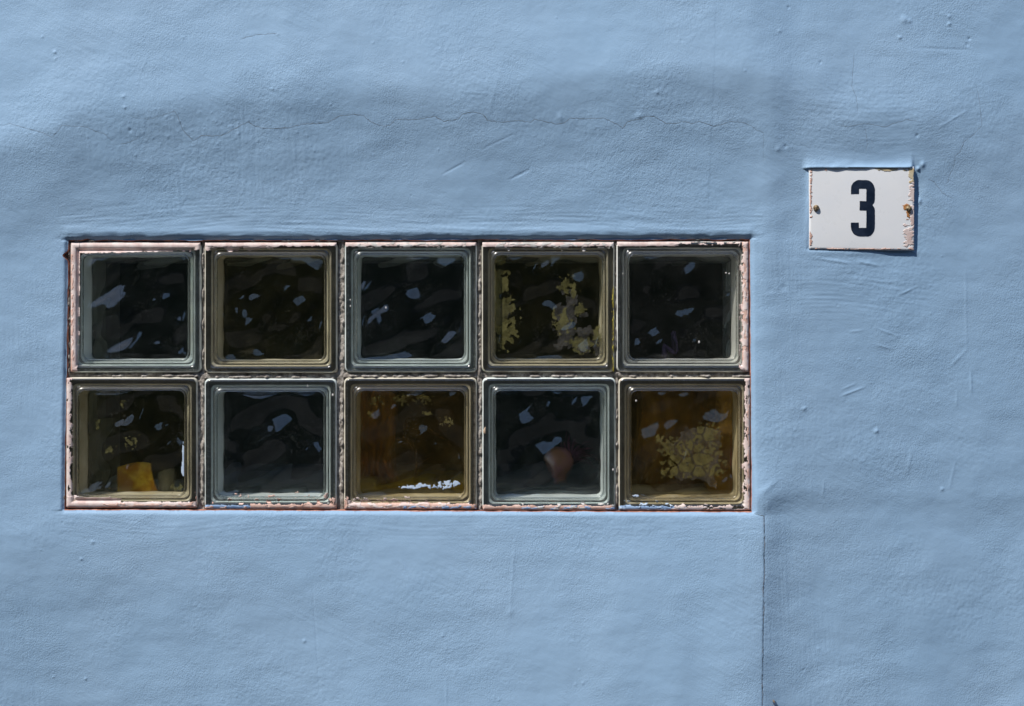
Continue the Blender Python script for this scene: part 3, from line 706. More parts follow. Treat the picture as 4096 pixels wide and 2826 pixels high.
M_PINK = m_simple('pink_paint', (0.66, 0.50, 0.46), (0.82, 0.71, 0.67), scale=90, rough=0.55, bumpy=0.35, bscale=350)
M_SALMON = m_simple('salmon_paint', (0.62, 0.38, 0.30), (0.78, 0.56, 0.48), scale=90, rough=0.6, bumpy=0.35, bscale=350)
M_BLUEP = m_simple('blue_paint_smear', (0.25, 0.38, 0.60), (0.40, 0.55, 0.78), scale=90, rough=0.55, bumpy=0.35, bscale=350)
M_PALE = m_simple('pale_blue_paint_smear', (0.42, 0.53, 0.68), (0.56, 0.66, 0.79), scale=90, rough=0.5)
def m_film(name, c1, c2, lo, hi):
    m, nt, out = mat(name)
    v = coords(nt); n_ = noise(nt, v, 70, 4, 0.6)
    df = nt.nodes.new('ShaderNodeBsdfDiffuse'); nt.links.new(ramp(nt, noise(nt, v, 90, 4), [(0.35, c1), (0.65, c2)]), df.inputs['Color'])
    tr = nt.nodes.new('ShaderNodeBsdfTransparent'); mx = nt.nodes.new('ShaderNodeMixShader')
    nt.links.new(maprange(nt, n_, 0.34, 0.66, lo, hi), mx.inputs[0]); nt.links.new(tr.outputs[0], mx.inputs[1]); nt.links.new(df.outputs[0], mx.inputs[2])
    nt.links.new(mx.outputs[0], out.inputs['Surface'])
    return m
M_FILM = m_film('blistered_yellow_film', (0.23, 0.225, 0.105), (0.31, 0.30, 0.155), 0.08, 0.52)
M_FILMG = m_film('grey_blue_film', (0.08, 0.08, 0.10), (0.16, 0.16, 0.19), 0.10, 0.55)
M_YEL = m_simple('yellow_paint', (0.45, 0.36, 0.04), (0.60, 0.50, 0.08), scale=90, rough=0.5)
M_WHITE = m_simple('white_paint_fleck', (0.50, 0.48, 0.45), (0.66, 0.64, 0.62), scale=90, rough=0.6)

# paint left on the rims: side -> (material, reach mm at start, reach mm at end, raggedness mm, coverage 0..1, from, to)
# start -> end runs left to right or top to bottom
PAINT = {
    0: [('t', M_PINK, 17, 11.5, 1.8, .98, 0, 1), ('l', M_PINK, 14, 11, 1.6, .95, 0, 1), ('l', M_SALMON, 4.5, 4.5, 2.0, .75, .1, 1)],
    1: [('t', M_PINK, 11, 10, 4.0, .80, 0, .5), ('t', M_PINK, 7, 6, 2.2, .95, 0, 1)],
    2: [('t', M_PINK, 7, 7, 1.4, .96, 0, 1), ('t', M_WHITE, 10.5, 10.5, 3, .40, .1, .9)],
    3: [('t', M_PINK, 8, 7, 1.2, .95, 0, 1), ('t', M_WHITE, 11, 11, 3, .45, .1, 1), ('r', M_YEL, 2.8, 2.4, 2.0, .70, .35, 1)],
    4: [('t', M_PINK, 8, 6.5, 1.2, .97, 0, .45), ('t', M_PINK, 5, 5, 3.0, .6, .4, 1), ('r', M_SALMON, 9, 9.5, 1.0, .97, 0, 1), ('r', M_PINK, 11, 13, 4.0, .6, 0.0, 1)],
    5: [('l', M_PINK, 8.5, 10, 3.0, .76, 0, 1), ('b', M_PINK, 17, 9, 2.0, .97, 0, .4), ('b', M_PINK, 9, 8.5, 1.2, .98, .3, 1), ('b', M_SALMON, 6, 5, 3.0, .6, .3, 1), ('r', M_SALMON, 11, 11, 7, .35, .88, 1)],
    6: [('b', M_BLUEP, 6, 5, 1.2, .97, 0, .5), ('b', M_SALMON, 6.5, 7.5, 3.0, .85, .35, 1), ('r', M_SALMON, 8, 8, 3, .6, .9, 1), ('b', M_SALMON, 20, 20, 14, .22, 0, 1)],
    7: [('b', M_SALMON, 10.5, 8.5, 1.6, .98, 0, 1), ('b', M_PINK, 15, 13, 7, .45, 0, .8), ('b', M_BLUEP, 5, 5, 3, .55, .45, 1), ('l', M_SALMON, 6, 6, 2, .7, .9, 1)],
    8: [('b', M_SALMON, 7, 7, 2.0, .95, 0, 1), ('b', M_BLUEP, 4.5, 5, 3, .6, .3, 1), ('b', M_WHITE, 11, 11, 4, .22, .3, 1)],
    9: [('b', M_BLUEP, 7, 4, 2.0, .9, 0, .5), ('b', M_PINK, 7, 7, 3.0, .65, .4, 1), ('r', M_PINK, 8, 10, 3.0, .72, 0, 1), ('r', M_SALMON, 4, 4, 2.5, .7, .2, 1), ('b', M_PALE, 14, 11, 6, .25, 0, .4)],
}

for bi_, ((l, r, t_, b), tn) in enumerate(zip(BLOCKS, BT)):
    T = TINTS[tn]
    x0, x1, z0, z1 = float(PX(l)), float(PX(r)), float(PZ(b)), float(PZ(t_))
    jit = random.uniform(-0.0006, 0.0006)
    seed = bi_ * 0.6; flip = 1 if bi_ in (1, 6, 7, 8, 4) else -1
    # the moulded rim: front profile, then back along the side, closed on the inside
    loops = []
    for d, y in PROF:
        d = d / 1000; rr = max(0.0075 - d * 0.2, 0.004) if d < 0.0118 else 0.0105
        loops.append([(px_, y / 1000 + jit, pz_) for px_, pz_ in rrect(x0 + d, x1 - d, z0 + d, z1 - d, rr)])
    for d, y in [(0.0185, 0.0095), (0.0165, 0.0135), (0.0150, 0.0150), (0.0025, 0.0150), (0.0003, 0.0140)]:
        loops.append([(px_, y + jit, pz_) for px_, pz_ in rrect(x0 + d, x1 - d, z0 + d, z1 - d, 0.0105 if d > 0.012 else 0.007)])
    loops.append(loops[0])
    n_ = len(loops[0]); V_ = [p_ for L in loops[:-1] for p_ in L]; F_ = []
    K = len(loops) - 1
    for k in range(K):
        for j in range(n_):
            a = k * n_ + j; c = k * n_ + (j + 1) % n_; kn = (k + 1) % K
            F_.append((a, c, kn * n_ + (j + 1) % n_, kn * n_ + j))
    block = mesh_obj('glass_block', V_, F_, T['m_rim'])
    into_window(block); block['label'] = BLABEL[bi_]
    bpy.context.view_layer.update()
    def sub(o):
        o.parent = block; o.matrix_parent_inverse = block.matrix_world.inverted(); return o
    def ringpart(name, prof_, m):
        sub(mesh_obj(name, *loft([[(px_, y + jit, pz_) for px_, pz_ in rrect(x0 + d, x1 - d, z0 + d, z1 - d, 0.0075 if d < .009 else .0095)] for d, y in prof_]), m))
    ringpart('edge_coating', [(0.0016, 0.0046), (0.0006, 0.0056), (-0.0003, 0.0085), (-0.0003, 0.0150)], T['m_coat'])
    ringpart('highlight_ring', [(0.0088, 0.0096), (0.0112, 0.0132)], T['m_coat'])  # pale ring added in place of the bright glint inside the rim
    ringpart('dark_backing', [(-0.0001, 0.0154), (0.0134, 0.0154)], T['m_backing'])  # dark sheet added in place of the shade in the hollow behind the rim
    # coated outside and glassy inside walls of the hollow, slightly wavy
    loops = []
    for d, y in [(0.0136, 0.0156), (0.0146, 0.0170), (0.0160, 0.028), (0.0176, 0.045), (0.0190, 0.060), (0.0198, 0.0700), (0.001, 0.0705)]:
        L = []
        for px_, pz_ in rrect(x0 + d, x1 - d, z0 + d, z1 - d, 0.0065 if d > .01 else 0.006, 6, 26):
            w = 0.0 if d < 0.014 else 0.0018
            L.append((px_ + w * float(perlin(pz_ / 0.03, y / 0.02 + bi_ * 3.1, 301)), y + jit, pz_ + w * float(perlin(px_ / 0.03 + 5, y / 0.02 + bi_ * 3.1, 302))))
        loops.append(L)
    V_, F_ = loft(loops)
    sub(mesh_obj('inner_wall', V_, F_, T['m_wall']))
    d = 0.0172
    V_, Q_ = pane_solid(x0 + d, x1 - d, z0 + d, z1 - d, 0.010, 0.0028 + jit, 0.0100 + jit, seed, flip, 0.0, [1.1, 1.03, 1.12,   .96, .74, 1.1, 1.12, .98, .94, .96][bi_])
    fp = sub(quads_obj('front_pane', V_, Q_, T['m_pane']))
    d = 0.0178
    V_, Q_ = pane_solid(x0 + d, x1 - d, z0 + d, z1 - d, 0.009, 0.0650 + jit, 0.0740 + jit, seed + 2.2, -flip, [.5, .5, .5, .4, .3, .5, .5, .4, .35, .4][bi_], 0.0)
    sub(quads_obj('rear_pane', V_, Q_, T['m_rear']))
    # paint residues on the rim
    def dist_in(X, Z): return np.minimum(np.minimum(X - x0, x1 - X), np.minimum(Z - z0, z1 - Z))
    def y_rim(X, Z, off=0.0): return np.interp(np.maximum(dist_in(X, Z), 0) * 1000, PD, PY) / 1000 + jit - 0.0001 - off
    for pi_, (side, m, ra, rb, rag, cov, fa, fb) in enumerate(PAINT.get(bi_, [])):
        W_ = 0.026
        box = {'t': (x0, x1, z1 - W_, z1), 'b': (x0, x1, z0, z0 + W_), 'l': (x0, x0 + W_, z0, z1), 'r': (x1 - W_, x1, z0, z1)}[side]
        sd = 400 + bi_ * 11 + pi_ * 3
        def keep_fn(X, Z, side=side, ra=ra, rb=rb, rag=rag, cov=cov, fa=fa, fb=fb, sd=sd):
            u = (X - x0) / (x1 - x0) if side in 'tb' else (z1 - Z) / (z1 - z0)
            d = {'t': z1 - Z, 'b': Z - z0, 'l': X - x0, 'r': x1 - X}[side] * 1000
            along = X if side in 'tb' else Z
            reach = ra + (rb - ra) * u + rag * 1.6 * fbm(along / 0.016, d * 0 + sd, sd, 3) + 0.5 * rag * perlin(along / 0.003, d / 5.0, sd + 1)
            holes = fbm(X / 0.012, Z / 0.006, sd + 2, 3) if side in 'tb' else fbm(X / 0.006, Z / 0.012, sd + 2, 3)
            thr = np.interp(cov, [0, .2, .5, .8, 1.0], [0.9, 0.32, 0.02, -0.30, -2.0])
            ends = (u > fa - 0.02 * perlin(d / 4, d * 0, sd)) & (u < fb + 0.02)
            return np.where((d < reach) & (holes > thr) & ends & (d > 0.2) & (dist_in(X, Z) > 0.0001), 1.0, -1.0)
        flake('paint_residue', *box, 0.0010, keep_fn, lambda X, Z, k=pi_: y_rim(X, Z, 0.00025 * k), m, block, 0.0004)
    TINTS_block = block
    globals().setdefault('BLK', []).append((block, x0, x1, z0, z1, jit))

# blistered films and smears on particular panes; pixel shapes measured on the photograph
_vp = np.random.default_rng(5).uniform([2640, 1660], [2880, 1930], (34, 2))
def veins(px, py):
    """distance (px) from the seams between random cells"""
    px = px + 9 * perlin(px / 40, py / 40, 531); py = py + 9 * perlin(px / 40 + 9, py / 40, 532)
    d = np.sort(np.stack([np.hypot(px - a, py - b) for a, b in _vp]), axis=0)
    return d[1] - d[0]
def pane_film(bi_, blobs, material, dens, sd, y=0.0118, step=0.0008, cell=0.010, name='peeling_film', ridged=False):
    block, x0, x1, z0, z1, jit = BLK[bi_]
    xs = [c[0] for c in blobs]; ys = [c[1] for c in blobs]
    def keep_fn(X, Z):
        px = X * S + 2048; py = 1413 - (Z - ZC) * S
        f = np.full(X.shape, -1.0)
        for cx, cy, rx, ry in blobs: f = np.maximum(f, 1 - np.sqrt(((px - cx) / rx) ** 2 + ((py - cy) / ry) ** 2))
        n1 = fbm(X / cell, Z / cell, sd, 3, 0.55)
        if ridged: return np.minimum(f * 0.9 + n1 * 0.9 - dens, np.minimum((veins(px, py) - 5) / 20 + 0.25 * fbm(X / 0.003, Z / 0.003, sd + 5, 2), (1914 - py) / 10 + 0.6 * n1))
        return f * 0.9 + n1 * 0.9 - dens
    m = 60
    o = flake(name, max(float(PX(min(c[0] - c[2] for c in blobs) - m)), x0 + 0.019), min(float(PX(max(c[0] + c[2] for c in blobs) + m)), x1 - 0.019),
                 max(float(PZ(max(c[1] + c[3] for c in blobs) + m)), z0 + 0.019), min(float(PZ(min(c[1] - c[3] for c in blobs) - m)), z1 - 0.019), step, keep_fn,
                 lambda X, Z: 0 * X + y + jit, material, block, 0.0003)
    if o is not None and name == 'peeling_film': o['kind'] = 'stuff'
    return o
pane_film(3, [(1985, 1010, 45, 60), (1990, 1130, 45, 70), (2005, 1270, 60, 110), (2025, 1340, 45, 40)], M_FILM, 0.10, 501, y=0.0150)
pane_film(3, [(2270, 1140, 40, 45), (2290, 1170, 25, 30), (2320, 1240, 30, 30), (2330, 1375, 60, 45), (2250, 1290, 45, 60), (2390, 1350, 25, 50)], M_FILM, 0.30, 503, y=0.0150, cell=0.008)
pane_film(3, [(2270, 1260, 70, 90), (2330, 1370, 80, 60), (2270, 1340, 60, 60)], M_FILMG, 0.20, 505, y=0.0153, cell=0.02)
pane_film(9, [(2790, 1840, 100, 100), (2720, 1870, 80, 60), (2830, 1740, 60, 45), (2790, 1890, 110, 30)], M_FILM, 0.14, 507, y=0.0150, cell=0.007, ridged=True)
pane_film(9, [(2675, 1790, 60, 50), (2640, 1760, 30, 25)], M_FILM, 0.42, 509, y=0.0150, cell=0.005)
pane_film(9, [(2790, 1840, 100, 100), (2830, 1740, 55, 45)], M_FILMG, 0.0, 511, y=0.0153, cell=0.03)
pane_film(7, [(1500, 1605, 60, 35), (1600, 1600, 70, 30), (1690, 1600, 70, 30), (1480, 1660, 25, 25), (1710, 1660, 30, 25), (1790, 1690, 40, 30)], M_FILM, 0.56, 513, y=0.0150, cell=0.006)
pane_film(5, [(480, 1615, 30, 25), (380, 1700, 30, 30), (520, 1770, 50, 40), (430, 1800, 40, 30), (700, 1960, 60, 30)], M_FILM, 0.62, 515, y=0.0150, cell=0.006)
pane_film(7, [(1690, 1945, 60, 9), (1760, 1950, 75, 9), (1800, 1935, 50, 14), (1640, 1950, 50, 10)], M_PALE, 0.34, 517, y=0.0024, cell=0.006, name='paint_smear')
pane_film(5, [(733, 1850, 6, 52)], M_PALE, -0.1, 519, y=0.0024, cell=0.02, name='paint_smear')
pane_film(9, [(2545, 1985, 30, 6), (2600, 2000, 50, 8)], M_PALE, 0.20, 521, y=0.0024, cell=0.006, name='paint_smear')

for bi_, fx_, fy_, r_ in ((2, 1543, 1231, 6), (2, 1400, 1200, 5), (2, 1401, 1225, 6), (4, 2905, 1092, 5), (4, 2918, 1095, 5), (4, 2492, 1095, 6), (4, 2797, 1368, 7), (6, 1228, 1545, 8), (6, 1330, 1580, 7), (8, 2453, 1880, 7), (9, 2545, 1604, 6)):
    block, x0, x1, z0, z1, jit = BLK[bi_]
    cx, cz = float(PX(fx_)), float(PZ(fy_)); rr = 0.62 * r_ / S
    k = [(cx + rr * (0.75 + 0.35 * random.random()) * math.cos(a), cz + rr * (0.9 + 0.5 * random.random()) * math.sin(a)) for a in [2 * math.pi * j / 9 for j in range(9)]]
    d_ = min(cx - x0, x1 - cx, cz - z0, z1 - cz) * 1000
    yy = float(np.interp(d_, PD, PY)) / 1000 + jit - 0.0002
    V_ = [(cx, yy - 0.0008, cz)] + [(a, yy, b) for a, b in k]
    o = mesh_obj('paint_fleck', V_, [(0, 1 + (j + 1) % 9, 1 + j) for j in range(9)], M_WHITE); o.parent = block; o.matrix_parent_inverse = block.matrix_world.inverted()

# ---------------------------------------------------------------- house number plate
# the plate's true place: its wall turns away a little, so its pixels lie slightly deeper than the picture plane
_PD = -(_pl[0] * 3447 + _pl[1] * 835 + _pl[2]) - 0.0034
_PF = 1 + _PD / DIST
def QX(px): return PX(px) * _PF
def QZ(py): return ZC + (PZ(py) - ZC) * _PF
plate = bpy.data.objects.new('house_number_plate', None); col.objects.link(plate)
pcx, pcy = 3447.0, 835.0
PY0 = 0.0
hp = float(np.median(height(QX(np.array([3240, 3650, 3240, 3650.])), QZ(np.array([690, 690, 990, 990.])))))
plate.location = (float(QX(pcx)), -hp, float(QZ(1000))); plate.empty_display_size = 0.03
tag(plate, 'white enamel house number plate with a dark blue 3, chipped and rusty', 'number plate')
bpy.context.view_layer.update()
def on_plate(o): o.parent = plate; o.matrix_parent_inverse = plate.matrix_world.inverted(); return o
YP = -0.0034                                               # how far the front stands off the wall
def plate_y(px, py):
    u = (px - pcx) / 215; v_ = (py - pcy) / 166
    return YP - (_pl[0] * px + _pl[1] * py + _pl[2]) - 0.0009 * (1 - u * u) * (1 - v_ * v_) + 0.0004 * (abs(u) ** 6 + abs(v_) ** 6)
M_ENAMEL, nt, out = mat('white_enamel')
p = principled(nt, out, rough=0.22, spec=0.5); v = coords(nt)
c = ramp(nt, noise(nt, v, 22, 4), [(0.35, (0.86, 0.885, 0.915)), (0.65, (0.90, 0.915, 0.93))]); nt.links.new(c, p.inputs['Base Color'])
nt.links.new(maprange(nt, noise(nt, v, 60, 4), 0.3, 0.7, 0.22, 0.45), p.inputs['Roughness'])
M_PEDGE = m_simple('plate_edge_rust', (0.20, 0.10, 0.06), (0.50, 0.34, 0.27), scale=200, rough=0.8)
nu, nv = 44, 36
V_, Q_ = [], []
for k, dy in ((0, 0.0), (1, 0.0014)):
    for j in range(nv + 1):
        for i in range(nu + 1):
            u, w = i / nu, j / nv
            tl, tr, br, bl = [np.array(c) for c in PLATE]
            q_ = (tl * (1 - u) + tr * u) * (1 - w) + (bl * (1 - u) + br * u) * w
            wob = 1.2 * float(perlin(q_[0] / 60, q_[1] / 60, 600))
            if i in (0, nu): q_[0] += wob
            if j in (0, nv): q_[1] += wob
            V_.append((float(QX(q_[0])), float(plate_y(q_[0], q_[1])) + dy, float(QZ(q_[1]))))
N1 = (nu + 1) * (nv + 1)
g = np.arange(N1).reshape(nv + 1, nu + 1)
qf = np.stack([g[1:, :-1], g[1:, 1:], g[:-1, 1:], g[:-1, :-1]], -1).reshape(-1, 4)
blp = np.concatenate([g[0, :-1], g[:-1, -1], g[-1, :0:-1], g[:0:-1, 0]]); nbp = np.roll(blp, -1)
on_plate(quads_obj('plate', np.array(V_), np.concatenate([qf, qf[:, ::-1] + N1, np.stack([blp, nbp, nbp + N1, blp + N1], -1)]), M_ENAMEL))
# numeral, outline measured on the enlarged photograph
def arc(cx, cy, rx, ry, a0, a1, n_=10):
    return [(cx + rx * math.cos(math.radians(a0 + (a1 - a0) * k / n_)), cy - ry * math.sin(math.radians(a0 + (a1 - a0) * k / n_))) for k in range(n_ + 1)]
out3 = [(806, 657)] + arc(921, 588, 115, 118, 180, 90) + arc(1003, 600, 125, 130, 90, 0) + [(1129, 690), (1127, 735)] + [(1120, 768), (1101, 792), (1098, 804), (1110, 818), (1126, 842), (1130, 870)] \
    + [(1130, 1080)] + arc(1030, 1090, 100, 128, 0, -90) + arc(930, 1090, 122, 128, -90, -180) + [(807, 1036), (914, 1036), (914, 1104), (1015, 1104), (1015, 874), (924, 872), (924, 750), (1012, 750), (1014, 600), (1002, 584), (918, 584), (914, 590), (913, 657)]
random.seed(21)
dense = []
for (a, b), (c, d) in zip(out3, out3[1:] + out3[:1]):
    m = max(1, int(math.hypot(c - a, d - b) / 22))
    for j in range(m): dense.append((a + (c - a) * j / m + random.uniform(-1.6, 1.6), b + (d - b) * j / m + random.uniform(-1.6, 1.6)))
bm = bmesh.new()
def zp(p_): return 3160 + p_[0] / 3.325, 580 + p_[1] / 3.325
vs3 = []
for p_ in dense:
    px_, py_ = zp(p_); vs3.append(bm.verts.new((float(QX(px_)), float(plate_y(px_, py_)) - 0.00032, float(QZ(py_)))))
es3 = [bm.edges.new((a, b)) for a, b in zip(vs3, vs3[1:] + vs3[:1])]
bmesh.ops.triangle_fill(bm, edges=es3, use_beauty=True)
bmesh.ops.recalc_face_normals(bm, faces=bm.faces)
if sum(f.normal.y for f in bm.faces) > 0: bmesh.ops.reverse_faces(bm, faces=bm.faces)
ex = bmesh.ops.extrude_face_region(bm, geom=list(bm.faces))
for e in ex['geom']:
    if isinstance(e, bmesh.types.BMVert): e.co.y += 0.0006
bmesh.ops.recalc_face_normals(bm, faces=bm.faces)
M_NUM = m_simple('dark_blue_enamel', (0.008, 0.016, 0.035), (0.022, 0.034, 0.062), scale=70, rough=0.3, spec=0.5)
num = on_plate(bm_obj('numeral', bm, M_NUM, smooth=False)); num['label'] = 'dark blue numeral 3'
# screws
M_SCREW = m_simple('rusty_screw', (0.10, 0.06, 0.035), (0.42, 0.33, 0.20), scale=400, rough=0.5, metal=0.5, bumpy=0.8, bscale=700)
for sx, sy, tilt_ in ((3262, 834, 0.3), (3637, 833, 1.2)):
    bm = bmesh.new(); R_ = 0.0044; rings = []
    prof = [(1.0, 0.0), (1.02, -0.0010), (0.93, -0.0022), (0.72, -0.0032), (0.42, -0.0039), (0.15, -0.0041)]
    y0 = float(plate_y(sx, sy)) - 0.0001
    for rr, yy in prof:
        rings.append([bm.verts.new((float(QX(sx)) + R_ * rr * math.cos(a), y0 + yy + (0.0013 if abs(math.sin(a - tilt_)) < 0.24 and rr < 0.8 else 0), float(QZ(sy)) + R_ * rr * math.sin(a))) for a in [2 * math.pi * k / 26 for k in range(26)]])
    for A, Bq in zip(rings[:-1], rings[1:]):
        for k in range(26): bm.faces.new((A[k], A[(k + 1) % 26], Bq[(k + 1) % 26], Bq[k]))
    bm.faces.new(rings[-1]); bmesh.ops.recalc_face_normals(bm, faces=bm.faces)
    on_plate(bm_obj('screw', bm, M_SCREW))
M_RUST = m_simple('rust_stain', (0.36, 0.13, 0.03), (0.58, 0.30, 0.12), scale=200, rough=0.8)
M_OCHRE = m_simple('ochre_stain', (0.58, 0.45, 0.26), (0.68, 0.60, 0.44), scale=80, rough=0.5)
def plate_mark(name, blobs, material, dens, sd, cell=0.006, step=0.0009, lift=0.0):
    def keep_fn(X, Z):
        px = X / _PF * S + 2048; py = 1413 - (Z - ZC) / _PF * S; f = np.full(X.shape, -1.0)
        for cx, cy, rx, ry in blobs: f = np.maximum(f, 1 - np.maximum(abs(px - cx) / rx, abs(py - cy) / ry) ** 1.0)
        return f + 0.9 * fbm(X / (cell * 1.6), Z / (cell * 0.6), sd, 3) - dens - 2 * ((px < 3236) | (px > 3659) | (py < 674) | (py > 999))
    return flake(name, float(QX(3234)), float(QX(3661)), float(QZ(1001)), float(QZ(670)), step, keep_fn,
                 lambda X, Z: plate_y(X / _PF * S + 2048, 1413 - (Z - ZC) / _PF * S) - 0.00005 - lift, material, plate, 0.00022)
plate_mark('paint_residue', [(3640, 948, 22, 50), (3652, 780, 14, 48), (3654, 865, 10, 60)], M_PINK, 0.22, 611)
plate_mark('paint_residue', [(3440, 999, 230, 7), (3240, 960, 9, 50), (3239, 780, 7, 110), (3301, 678, 6, 12)], M_SALMON, 0.35, 613, lift=0.00012)
plate_mark('stain', [(3648, 700, 14, 42)], M_OCHRE, 0.32, 615, cell=0.012)
plate_mark('stain', [(3560, 676, 70, 10)], M_OCHRE, 0.30, 616, cell=0.012)
plate_mark('rust_stain', [(3636, 855, 8, 22), (3630, 830, 16, 14)], M_RUST, 0.25, 617, lift=0.00008)

# ---------------------------------------------------------------- things on the inner sill, seen dimly through the blocks
def IX(px, y): return float(PX(px)) * (DIST + y) / DIST
def IZ(py, y): return ZC + (float(PZ(py)) - ZC) * (DIST + y) / DIST
SZ = zb + 0.0188
def curved_card(name, px0, px1, py_top, y, bend, material, thick=0.0012, lean=0.0, base=None, flare=0.0):
    x0, x1, z1 = IX(px0, y), IX(px1, y), IZ(py_top, y); z0 = SZ if base is None else base
    bm = bmesh.new(); nx_, nz_ = 14, 10; gr = []
    for s in (0, 1):
        gr.append([[bm.verts.new((x0 + (x1 - x0) * i / nx_ + flare * (i / nx_) * (1 - j / nz_) ** 2, y + s * thick + bend * math.sin(math.pi * i / nx_) + lean * j / nz_, z0 + (z1 - z0) * j / nz_ + 0.006 * math.sin(2.2 * i / nx_) * j / nz_)) for i in range(nx_ + 1)] for j in range(nz_ + 1)])
    for s in (0, 1):
        for j in range(nz_):
            for i in range(nx_):
                f = (gr[s][j][i], gr[s][j][i + 1], gr[s][j + 1][i + 1], gr[s][j + 1][i]); bm.faces.new(f if s == 0 else f[::-1])
    for i in range(nx_):
        bm.faces.new((gr[0][nz_][i], gr[0][nz_][i + 1], gr[1][nz_][i + 1], gr[1][nz_][i])); bm.faces.new((gr[1][0][i], gr[1][0][i + 1], gr[0][0][i + 1], gr[0][0][i]))
    for j in range(nz_):
        bm.faces.new((gr[0][j][nx_], gr[1][j][nx_], gr[1][j + 1][nx_], gr[0][j + 1][nx_])); bm.faces.new((gr[1][j][0], gr[0][j][0], gr[0][j + 1][0], gr[1][j + 1][0]))
    return bm_obj(name, bm, material)
def lathe(bm, cx, cy, prof, seg=28, sq=1.0):
    rings = [[bm.verts.new((cx + r * math.cos(a), cy + sq * r * math.sin(a), z)) for a in [2 * math.pi * k / seg for k in range(seg)]] for r, z in prof]
    for A, Bq in zip(rings[:-1], rings[1:]):
        for k in range(seg): bm.faces.new((A[k], A[(k + 1) % seg], Bq[(k + 1) % seg], Bq[k]))
    bm.faces.new(rings[0][::-1]); bm.faces.new(rings[-1])
def tube(bm, pts, r0, r1, seg=7):
    pts = [Vector(p_) for p_ in pts]; rings = []
    for i, p_ in enumerate(pts):
        d = (pts[min(i + 1, len(pts) - 1)] - pts[max(i - 1, 0)]).normalized()
        a = d.cross(Vector((0, 1, 0.1))).normalized(); b = d.cross(a)
        rad = r0 + (r1 - r0) * i / (len(pts) - 1)
        rings.append([bm.verts.new(p_ + rad * (a * math.cos(2 * math.pi * k / seg) + b * math.sin(2 * math.pi * k / seg))) for k in range(seg)])
    for A, Bq in zip(rings[:-1], rings[1:]):
        for k in range(seg): bm.faces.new((A[k], A[(k + 1) % seg], Bq[(k + 1) % seg], Bq[k]))
    bm.faces.new(rings[0][::-1]); bm.faces.new(rings[-1])

SHZ = ZC - 0.2005
M_SHELF = m_simple('grey_shelf_paint', (0.20, 0.19, 0.19), (0.27, 0.26, 0.25), scale=14, rough=0.5)
shelf = mesh_obj('shelf_board', *slab(IX(800, .12), IX(2470, .12), 0.150, 0.520, SHZ - 0.0095, SHZ), M_SHELF, smooth=False)
bv = shelf.modifiers.new('bevel', 'BEVEL'); bv.width = 0.002; bv.segments = 2
tag(shelf, 'grey shelf board lying just inside the lower row of glass blocks', 'shelf')
M_CARD = m_simple('yellow_card', (0.55, 0.27, 0.02), (0.92, 0.68, 0.08), scale=46, rough=0.4, lo=0.42, hi=0.58)
tag(curved_card('card', 470, 605, 1868, 0.083, 0.012, M_CARD, flare=0.012), 'curled yellow card standing on the inner sill behind an olive block', 'card')
M_PAPER = m_simple('grey_paper', (0.10, 0.11, 0.13), (0.20, 0.21, 0.22), scale=30, rough=0.6)
tag(curved_card('paper', 632, 700, 1890, 0.092, -0.006, M_PAPER), 'pale grey paper propped beside the yellow card behind the glass', 'paper')
M_CLOTH = m_simple('orange_brown_cloth', (0.24, 0.08, 0.02), (0.50, 0.25, 0.04), scale=14, rough=0.8)
y = 0.20; bm = bmesh.new(); rows = []
for j in range(13):
    zz = IZ(1560, y) + (SHZ + 0.006 - IZ(1560, y)) * j / 12
    rows.append([bm.verts.new((IX(1440 + 135 * i / 24 + 6 * math.sin(j * 0.6), y), y + 0.012 * math.sin(i * 1.15) * (0.6 + j / 20), zz)) for i in range(25)])
for A, Bq in zip(rows[:-1], rows[1:]):
    for i in range(24): bm.faces.new((A[i], A[i + 1], Bq[i + 1], Bq[i]))
cl = bm_obj('curtain', bm, M_CLOTH); cl.modifiers.new('thickness', 'SOLIDIFY').thickness = 0.0015
tag(cl, 'pleated orange-brown cloth hanging behind an amber glass block', 'curtain')
M_CLOTH2 = m_simple('amber_cloth', (0.12, 0.06, 0.015), (0.50, 0.28, 0.05), scale=9, rough=0.8, lo=0.42, hi=0.62)
y = 0.24; bm = bmesh.new(); rows = []
for j in range(13):
    zz = IZ(1500, y) + (SZ - IZ(1500, y)) * j / 12
    rows.append([bm.verts.new((IX(2560 + 440 * i / 44, y), y + 0.010 * math.sin(i * 0.9 + 0.4 * math.sin(j)) , zz)) for i in range(45)])
for A, Bq in zip(rows[:-1], rows[1:]):
    for i in range(44): bm.faces.new((A[i], A[i + 1], Bq[i + 1], Bq[i]))
cl = bm_obj('cloth_hanging', bm, M_CLOTH2); cl.modifiers.new('thickness', 'SOLIDIFY').thickness = 0.0015
tag(cl, 'mottled amber and brown cloth hanging behind the block with the blistered patch', 'cloth')
M_YSTRIP = m_simple('yellow_cloth', (0.50, 0.36, 0.03), (0.66, 0.52, 0.08), scale=25, rough=0.7)
cx0, cx1 = IX(1405, 0.12), IX(1872, 0.12)
pr = [(0.1485, SHZ - 0.009), (0.1485, SHZ + 0.0015), (0.151, SHZ + 0.0035), (0.34, SHZ + 0.0035), (0.34, SHZ + 0.0004), (0.1495, SHZ + 0.0004)]
nseg = 24; V_ = []
for i in range(nseg + 1):
    for j, (yy, zz) in enumerate(pr): V_.append((cx0 + (cx1 - cx0) * i / nseg, yy - (0.003 * abs(math.sin(i * 0.9)) if j < 2 else 0), zz + (0.0012 * math.sin(i * 1.7) if j in (2, 3) else 0)))
F_ = [(i * 6 + j, i * 6 + (j + 1) % 6, (i + 1) * 6 + (j + 1) % 6, (i + 1) * 6 + j) for i in range(nseg) for j in range(6)] + [tuple(range(6))[::-1], tuple(nseg * 6 + j for j in range(6))]
